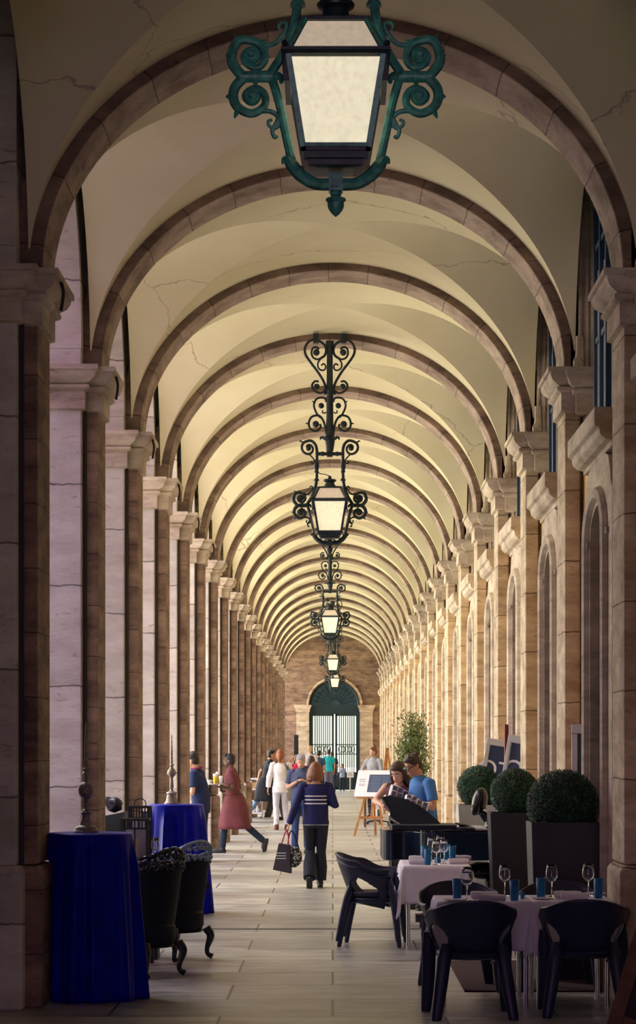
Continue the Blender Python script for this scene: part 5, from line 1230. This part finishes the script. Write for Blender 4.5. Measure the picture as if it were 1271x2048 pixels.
q.bar((-.34, .03, .98), (-.34, .42, .0), .05, .03).bar((.34, .03, .98), (.34, .42, .0), .05, .03); q.build('prop_leg', M['wood_dark'], lb, False)
# ================================================================ PIANO, PIANIST FIGURE, PLANTERS
pn = empty('grand_piano', (0, 0, 0), 0, 'dark glossy grand piano with raised lid behind the white tables', 'piano')
def cat_pts(P, n=8): return [(p.x, p.y) for p in smooth_path([(a, b, 0) for a, b in P], n)]
outl = cat_pts([(1.78, 23.45), (1.35, 23.42), (1.08, 23.36), (.90, 23.38), (.80, 23.55), (.70, 23.62), (.60, 23.50), (.52, 23.52), (.495, 23.65)], 6) + [(.495, 24.6), (1.78, 24.75)]
bevel(MB().prism(outl, .70, .985, 'z').build('case', M['piano'], pn), .006)
inn_ = [(1.0 + (a - 1.0) * .93, 24.1 + (b - 24.1) * .9) for a, b in outl]
MB().prism(outl, .985, 1.0, 'z').build('rim', M['black_gloss'], pn)
lid = cat_pts([(PX(763, 24), PZ(1594, 24)), (PX(775, 24), PZ(1592, 24)), (PX(795, 24), PZ(1593, 24)), (PX(815, 24), PZ(1599, 24)), (PX(842, 24), PZ(1613, 24)), (PX(868, 24), PZ(1634, 24)), (PX(890, 24), PZ(1655, 24)), (PX(915, 24), PZ(1675, 24)), (PX(935, 24), PZ(1680, 24))], 5) 
low = cat_pts([(PX(905, 24), PZ(1681, 24)), (PX(880, 24), PZ(1679, 24)), (PX(850, 24), PZ(1672, 24)), (PX(822, 24), PZ(1663, 24)), (PX(798, 24), PZ(1650, 24)), (PX(782, 24), PZ(1637, 24)), (PX(780, 24), PZ(1625, 24)), (PX(773, 24), PZ(1614, 24))], 5)
q = MB(); q.M = Matrix.Translation((0, 24.25, 1.0)) @ Matrix.Rotation(R(-14), 4, 'X') @ Matrix.Translation((0, 0, -1.0))
q.prism(lid + low, -.012, .018); bevel(q.build('lid', M['piano_matte'], pn, False), .004)
q2 = MB(); q2.M = q.M; q2.tube([(a, -.014, b) for a, b in low] + [(PX(763, 24), -.014, PZ(1594, 24))], .011, 8); q2.build('lid_edge', M['chrome'], pn)
MB().bar((.62, 24.3, .99), (.60, 24.45, 1.32), .05, .05).bar((.75, 24.25, .99), (.70, 24.4, 1.22), .22, .03).build('lid_prop', M['black_gloss'], pn, False)
MB().box((.60, 23.75, .985), (1.25, 24.5, 1.04)).build('soundboard_frame', M['piano_matte'], pn, False)
MB().box((1.25, 23.5, .985), (1.42, 24.7, 1.02)).build('fallboard', M['black_gloss'], pn, False)
MB().box((1.40, 23.55, .80), (1.62, 24.65, .84)).box((1.0, 23.52, .55), (1.1, 24.6, .71)).build('keybed', M['black_gloss'], pn, False)
kb = MB().box((1.42, 23.6, 1.0), (1.55, 24.6, 1.012)).build('keys', M['porcelain'], pn, False)
for x_, y_ in ((.66, 24.1), (1.30, 23.62), (1.30, 24.55)):
    MB().rings(x_ - .045, x_ + .045, y_ - .045, y_ + .045, [(-.012, .06), (.0, .1), (.015, .5), (.02, .7)]).build('leg', M['black_gloss'], pn, False)
    MB().lathe([(.035, 0), (.04, .03), (.03, .06), (.012, .065)], 12, (x_, y_, 0)).build('caster', M['chrome'], pn)
ly = MB().bar((.93, 24.0, .12), (.90, 24.0, .70), .03, .03).bar((1.07, 24.0, .12), (1.08, 24.0, .70), .03, .03).box((.84, 23.9, .05), (1.14, 24.1, .13)).box((.88, 23.8, .0), (1.1, 24.0, .06)); ly.build('pedal_lyre', M['black_gloss'], pn, False)
for q_ in range(3): MB().box((.91 + q_ * .06, 23.68, .03), (.94 + q_ * .06, 23.8, .045)).build('pedal', M['chrome'], pn, False)
# glossy black mannequin seated at the keyboard
mq = empty('mannequin', (0, 0, 0), 0, 'glossy black faceless mannequin seated at the piano with arms on the keys', 'mannequin')
b = MB(); cx, cy = PX(957, 24.4), 24.2
b.ell((cx - .005, cy, PZ(1603, 24.2)), (.082, .10, .145), 22, 16, Euler((0, R(12), 0))); b.ell((cx - .035, cy, PZ(1616, 24.2)), (.052, .062, .085), 16, 12, Euler((0, R(20), 0)))
b.tube([(cx + .01, cy, 1.20), (cx + .06, cy, 1.10), (cx + .12, cy, 1.02)], [.048, .046, .06], 14, 3)
b.stack([(cx + .22, cy, .50, .14, .17), (cx + .22, cy, .62, .12, .15), (cx + .20, cy, .80, .11, .15), (cx + .16, cy, .94, .12, .18), (cx + .13, cy, 1.02, .09, .17), (cx + .10, cy, 1.07, .05, .07)])
for s in (-1, 1):
    b.tube([(cx + .13, cy + s * .17, 1.02), (cx + .02, cy + s * .21, .93), (cx - .02, cy + s * .20, .88) if s > 0 else (cx - .0, cy + s * .22, .90), (cx - .14, cy + s * .17, 1.00), (cx - .19, cy + s * .16, 1.03)], [.055, .045, .04, .030, .024], 12, 3)
    for q_ in range(4): b.tube([(cx - .19, cy + s * .16 + (q_ - 1.5) * .018, 1.035), (cx - .24, cy + s * .16 + (q_ - 1.5) * .02, 1.045), (cx - .265, cy + s * .16 + (q_ - 1.5) * .02, 1.022)], [.010, .009, .006], 7)
    b.tube([(cx - .18, cy + s * .16 - s * .03, 1.03), (cx - .215, cy + s * .16 - s * .05, 1.025)], [.011, .008], 7)
    b.tube([(cx + .20, cy + s * .09, .55), (cx - .02, cy + s * .11, .56), (cx - .20, cy + s * .11, .54), (cx - .21, cy + s * .11, .30), (cx - .20, cy + s * .11, .07), (cx - .30, cy + s * .11, .045)], [.09, .085, .06, .055, .035, .03], 12)
b.remesh('body', M['black_gloss'], mq, .010, 4)
MB().tube([(cx + .125, cy - .045, 1.12), (cx + .085, cy - .05, 1.16), (cx + .03, cy - .05, 1.19)], .012, 8, 3).build('neck_ring', M['chrome'], mq)
st = empty('piano_stool', (cx + .24, cy, 0), 0, 'black piano stool under the mannequin', 'stool'); MB().box((-.18, -.3, .40), (.18, .3, .46)).build('seat', M['black'], st, False)
for sx in (-1, 1):
    for sy in (-1, 1): MB().box((sx * .15 - .02, sy * .26 - .02, 0), (sx * .15 + .02, sy * .26 + .02, .40)).build('leg', M['black'], st, False)
# planters
def planter(x, y, w_top, w_bot, h, mat, rb, lab, pl, zoff=.2):
    r = empty('planter', (x, y, 0), 0, lab, 'planter', None)
    a, c = w_bot / 2, w_top / 2
    vs = []
    for hw, z in ((a, .0), (c, h), (c - .025, h), (c - .025, h - .05)): vs += [(-hw, -hw, z), (hw, -hw, z), (hw, hw, z), (-hw, hw, z)]
    fs = [(3, 2, 1, 0)] + [(i * 4 + k, i * 4 + (k + 1) % 4, i * 4 + 4 + (k + 1) % 4, i * 4 + 4 + k) for i in range(3) for k in range(4)] 
    MB().add(vs, fs).build('pot', mat, r, False)
    MB().box((-c + .025, -c + .025, h - .06), (c - .025, c - .025, h - .04)).build('soil', M['soil'], r, False)
    if rb:
        t = empty('boxwood_ball', (x, y, h - .04), 0, pl, 'plant', 'clipped boxwood balls')
        zc = zoff + .04
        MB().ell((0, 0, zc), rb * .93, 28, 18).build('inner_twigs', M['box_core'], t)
        MB().tube([(0, 0, -.02), (0, 0, zc)], .03, 8).build('trunk', M['bark'], t)
        rnd = random.Random(int(x * 100)); m = MB()
        for q in range(9000):
            z = rnd.uniform(-1, 1); a_ = rnd.uniform(0, 2 * pi); s_ = sqrt(1 - z * z); nrm = Vector((s_ * cos(a_), s_ * sin(a_), z))
            c_ = Vector((0, 0, zc)) + nrm * rb * rnd.uniform(.93, 1.02) * (1 + .012 * sin(7 * a_) * sin(5 * z))
            u_ = nrm.orthogonal().normalized(); u_.rotate(Matrix.Rotation(rnd.uniform(0, 6.28), 3, nrm)); d_ = (u_ + nrm * rnd.uniform(.0, 1.3)).normalized(); w_ = d_.cross(nrm); w_ = w_.normalized() if w_.length > .1 else u_
            L_ = rnd.uniform(.012, .020); W_ = L_ * .32; nn = d_.cross(w_) * .0025
            m.add([c_ - d_ * L_ * .5, c_ + w_ * W_ + nn, c_ + d_ * L_ * .6, c_ - w_ * W_ + nn], [(0, 1, 2, 3)])
        m.build('foliage', M['box_leaf'], t, False, False)
    return r
planter(PX(957, 27.2), 27.2, .50, .34, 1.17, M['pot_white'], .25, 'tall pale tapered square planter, farthest of the three behind the mannequin', 'clipped boxwood ball in the pale planter, farthest of the three', .20)
planter(PX(1027, 22.35) + .01, 22.35, .50, .40, 1.21, M['pot_dark'], .235, 'tall dark square planter just behind the front double table, middle of the three', 'clipped boxwood ball in the middle dark planter', .18)
planter(PX(1125, 18.55), 18.55, .54, .46, 1.235, M['pot_dark'], .285, 'broad dark square planter beside the first right pillar, nearest and widest', 'largest clipped boxwood ball in the nearest broad planter', .125)
# olive tree in a pot
ox, oy = PX(822, 38.), 38.0
planter(ox, oy, .42, .34, .62, M['pot_dark'], 0, 'dark pot of the olive tree, behind the couple', '')
ot = empty('olive_tree', (ox, oy, .56), 0, 'bushy olive tree with narrow leaves in front of the right pillars', 'tree')
rnd = random.Random(4); m = MB(); tips = []
m.tube([(0, 0, 0), (.02, 0, .35), (-.01, .02, .62)], [.035, .028, .022], 8, 3)
for q in range(46):
    a_ = rnd.uniform(0, 2 * pi); sp_ = rnd.uniform(.05, .33); z1 = rnd.uniform(.75, 1.85) - sp_ * .5
    p = [(-.01, .02, rnd.uniform(.35, .62)), (cos(a_) * sp_ * .5, sin(a_) * sp_ * .5, .35 + z1 * .45), (cos(a_) * sp_, sin(a_) * sp_, z1)]
    m.tube(p, [.010, .006, .0025], 5, 3); tips.append(smooth_path(p, 10)[4:])
m.build('branches', M['bark'], ot)
m = MB()
for tp_ in tips:
    for q in range(210):
        c_ = rnd.choice(tp_) + Vector((rnd.gauss(0, .05), rnd.gauss(0, .05), rnd.gauss(0, .05)))
        d_ = Vector((rnd.gauss(0, .6), rnd.gauss(0, .6), rnd.uniform(.1, 1.2))).normalized(); w_ = d_.orthogonal().normalized(); w_.rotate(Matrix.Rotation(rnd.uniform(0, 6.28), 3, d_)); L_ = rnd.uniform(.04, .075)
        m.add([c_, c_ + d_ * L_ * .5 + w_ * L_ * .18, c_ + d_ * L_, c_ + d_ * L_ * .5 - w_ * L_ * .18], [(0, 1, 2, 3)])
m.build('foliage', M['olive_leaf'], ot, False, False)
# menu board on a beech easel
es = empty('easel', (PX(742, 49.4), 49.4, 0), R(-6), 'orange wooden easel carrying the large white menu board', 'easel')
for a_, b_ in (((-.34, -.18, 0), (-.06, .0, 1.05)), ((.26, -.18, 0), (.14, .0, 1.05)), ((.05, .5, 0), (.04, .03, 1.15))): MB().bar(a_, b_, .045, .035).build('leg', M['wood'], es, False)
MB().box((-.26, -.12, .36), (.25, -.08, .41)).build('cross_rail', M['wood'], es, False); MB().box((-.30, -.15, .78), (.30, -.02, .81)).build('ledge', M['wood'], es, False); MB().bar((.0, -.10, .40), (.09, .0, 1.05), .04, .03).build('centre_post', M['wood'], es, False)
bd = empty('menu_board', (PX(744, 49.2), 49.18, .815), 0, 'large white board with a dark blue menu panel standing on the wooden easel', 'board')
bd.rotation_euler = (R(-24), R(0), R(-24))
q = MB(); bevel(q.box((-.41, -.03, 0), (.41, .0, .60)).build('panel', M['board_white'], bd, False), .006)
MB().box((-.13, -.034, .10), (.37, -.029, .50)).build('menu_print', M['board_blue'], bd, False)
M['ink_grey'] = pm('grey ink', (.12, .15, .22), .7); M['ink_pale'] = pm('pale menu text', (.15, .24, .38), .7)
text('logo', 'CC', .10, M['ink_grey'], bd, (-.27, -.033, .36), (R(90), 0, 0)); MB().box((-.35, -.0345, .275), (-.19, -.033, .283)).box((-.33, -.0345, .245), (-.21, -.033, .253)).build('small_print', M['ink_grey'], bd, False)
for i in range(9): MB().box((-.08 + (i % 2) * .03, -.0365, .14 + i * .038), (.14, -.034, .147 + i * .038)).box((.18, -.0365, .14 + i * .038), (.32, -.034, .147 + i * .038)).build('text_line', M['ink_pale'], bd, False)
e2 = empty('easel', (PX(770, 66), 66.0, 0), R(10), 'second wooden easel standing behind the person with the hair bun', 'easel')
for a_, b_ in (((-.18, -.15, 0), (.03, 0, 1.86)), ((.28, -.15, 0), (.06, 0, 1.86)), ((.05, .4, 0), (.05, .03, 1.7))): MB().bar(a_, b_, .05, .04).build('leg', M['wood'], e2, False)
MB().box((-.12, -.10, .75), (.22, -.06, .80)).build('ledge', M['wood'], e2, False)
# small cafe table and chair beyond the easel
ct = empty('cafe_table', (PX(752, 55), 55.0, 0), 0, 'small dark cafe table with pale cloth beyond the easel', 'table')
MB().box((-.30, -.3, .70), (.36, .3, .74)).build('tabletop', M['wood_dark'], ct, False)
for sx in (-.26, .32):
    for sy in (-.26, .26): MB().box((sx - .025, sy - .025, 0), (sx + .025, sy + .025, .70)).build('leg', M['wood_dark'], ct, False)
MB().box((-.12, -.31, .42), (.26, -.305, .70)).build('cloth_panel', M['linen'], ct, False)
cc = empty('office_chair', (PX(753, 57), 57.0, 0), 0, 'dark chair with star base half hidden behind the cafe table', 'chair')
MB().box((-.22, -.2, .42), (.22, .22, .48)).build('seat', M['black'], cc, False); MB().box((-.22, .2, .5), (.22, .24, .95)).build('backrest', M['black'], cc, False); MB().lathe([(.03, .08), (.03, .42)], 12).build('column', M['chrome'], cc)
for q_ in range(5): a_ = 2 * pi * q_ / 5; MB().bar((0, 0, .10), (.28 * cos(a_), .28 * sin(a_), .06), .05, .03).ell((.28 * cos(a_), .28 * sin(a_), .03), .03, 8, 6).build('foot', M['black'], cc)
# framed boards leaning on the right wall
def lean_frame(px, d, w, h, ls, yaw, lab, art, mat=None, px_top=None):
    r = empty('leaning_picture', (PX(px, d), d, 0), 0, lab, 'picture')
    r.rotation_euler = (0, R(ls), R(yaw))
    t = .05; fm = mat or M['frame_grey']
    m = MB()
    for (xa, za, xb, zb) in ((-w / 2, 0, w / 2, t * 1.6), (-w / 2, h - t * 1.6, w / 2, h), (-w / 2, t * 1.6, -w / 2 + t, h - t * 1.6), (w / 2 - t, t * 1.6, w / 2, h - t * 1.6)): m.box((xa, -.02, za), (xb, .06, zb))
    bevel(m.build('frame', fm, r, False), .008); MB().box((-w / 2 + t, .005, t), (w / 2 - t, .015, h - t)).build('print', M['board_blue'], r, False)
    if art: text('lettering', art, .30, M['board_white'], r, (0, -.0, h - .38), (R(90), 0, 0))
    return r
lean_frame(948, 28.6, .30, 1.95, 9, -8, 'tall grey-framed panel with big pale letters leaning right of the pale planter', 'OT')
lean_frame(980, 25.8, .24, 1.98, 10, -30, 'second grey-framed panel leaning against the right wall between the boxwood balls', 'Q')
o = MB().box((-.022, -.05, 0), (.022, .05, 2.10)).build('red_board', M['red_panel'], smooth=False); o.location = (PX(1012, 27.6), 27.6, 0); tag(o, 'narrow red board standing between the two leaning grey frames', 'board')
r = lean_frame(1160, 20.1, .15, 2.02, 0, -10, 'narrow tall silver frame standing against the ochre wall strip', '', M['silver_frame'])
# sign by the gate
sg = empty('sign_post', (PX(700, 102.5), 102.5, 0), 0, 'small white sign on a grey post in front of the gate', 'sign'); MB().lathe([(.10, 0), (.10, .02), (.03, .04), (.03, .62)], 12).build('post', M['frame_grey'], sg); MB().box((-.15, -.02, .60), (.15, .02, .87)).build('sign_plate', M['board_white'], sg, False); MB().box((-.09, -.024, .70), (.09, -.02, .72)).box((-.09, -.024, .76), (.06, -.02, .78)).build('lettering', M['ink_grey'], sg, False)

o = MB().box((-.08, -.06, 0), (.08, .06, 2.35)).box((-.16, -.12, 0), (.16, .12, .05)).build('banner_stand', M['black'], smooth=False); o.location = (PX(592, 86), 86, 0); tag(o, 'narrow dark standing banner at the foot of the far left pillars', 'banner')
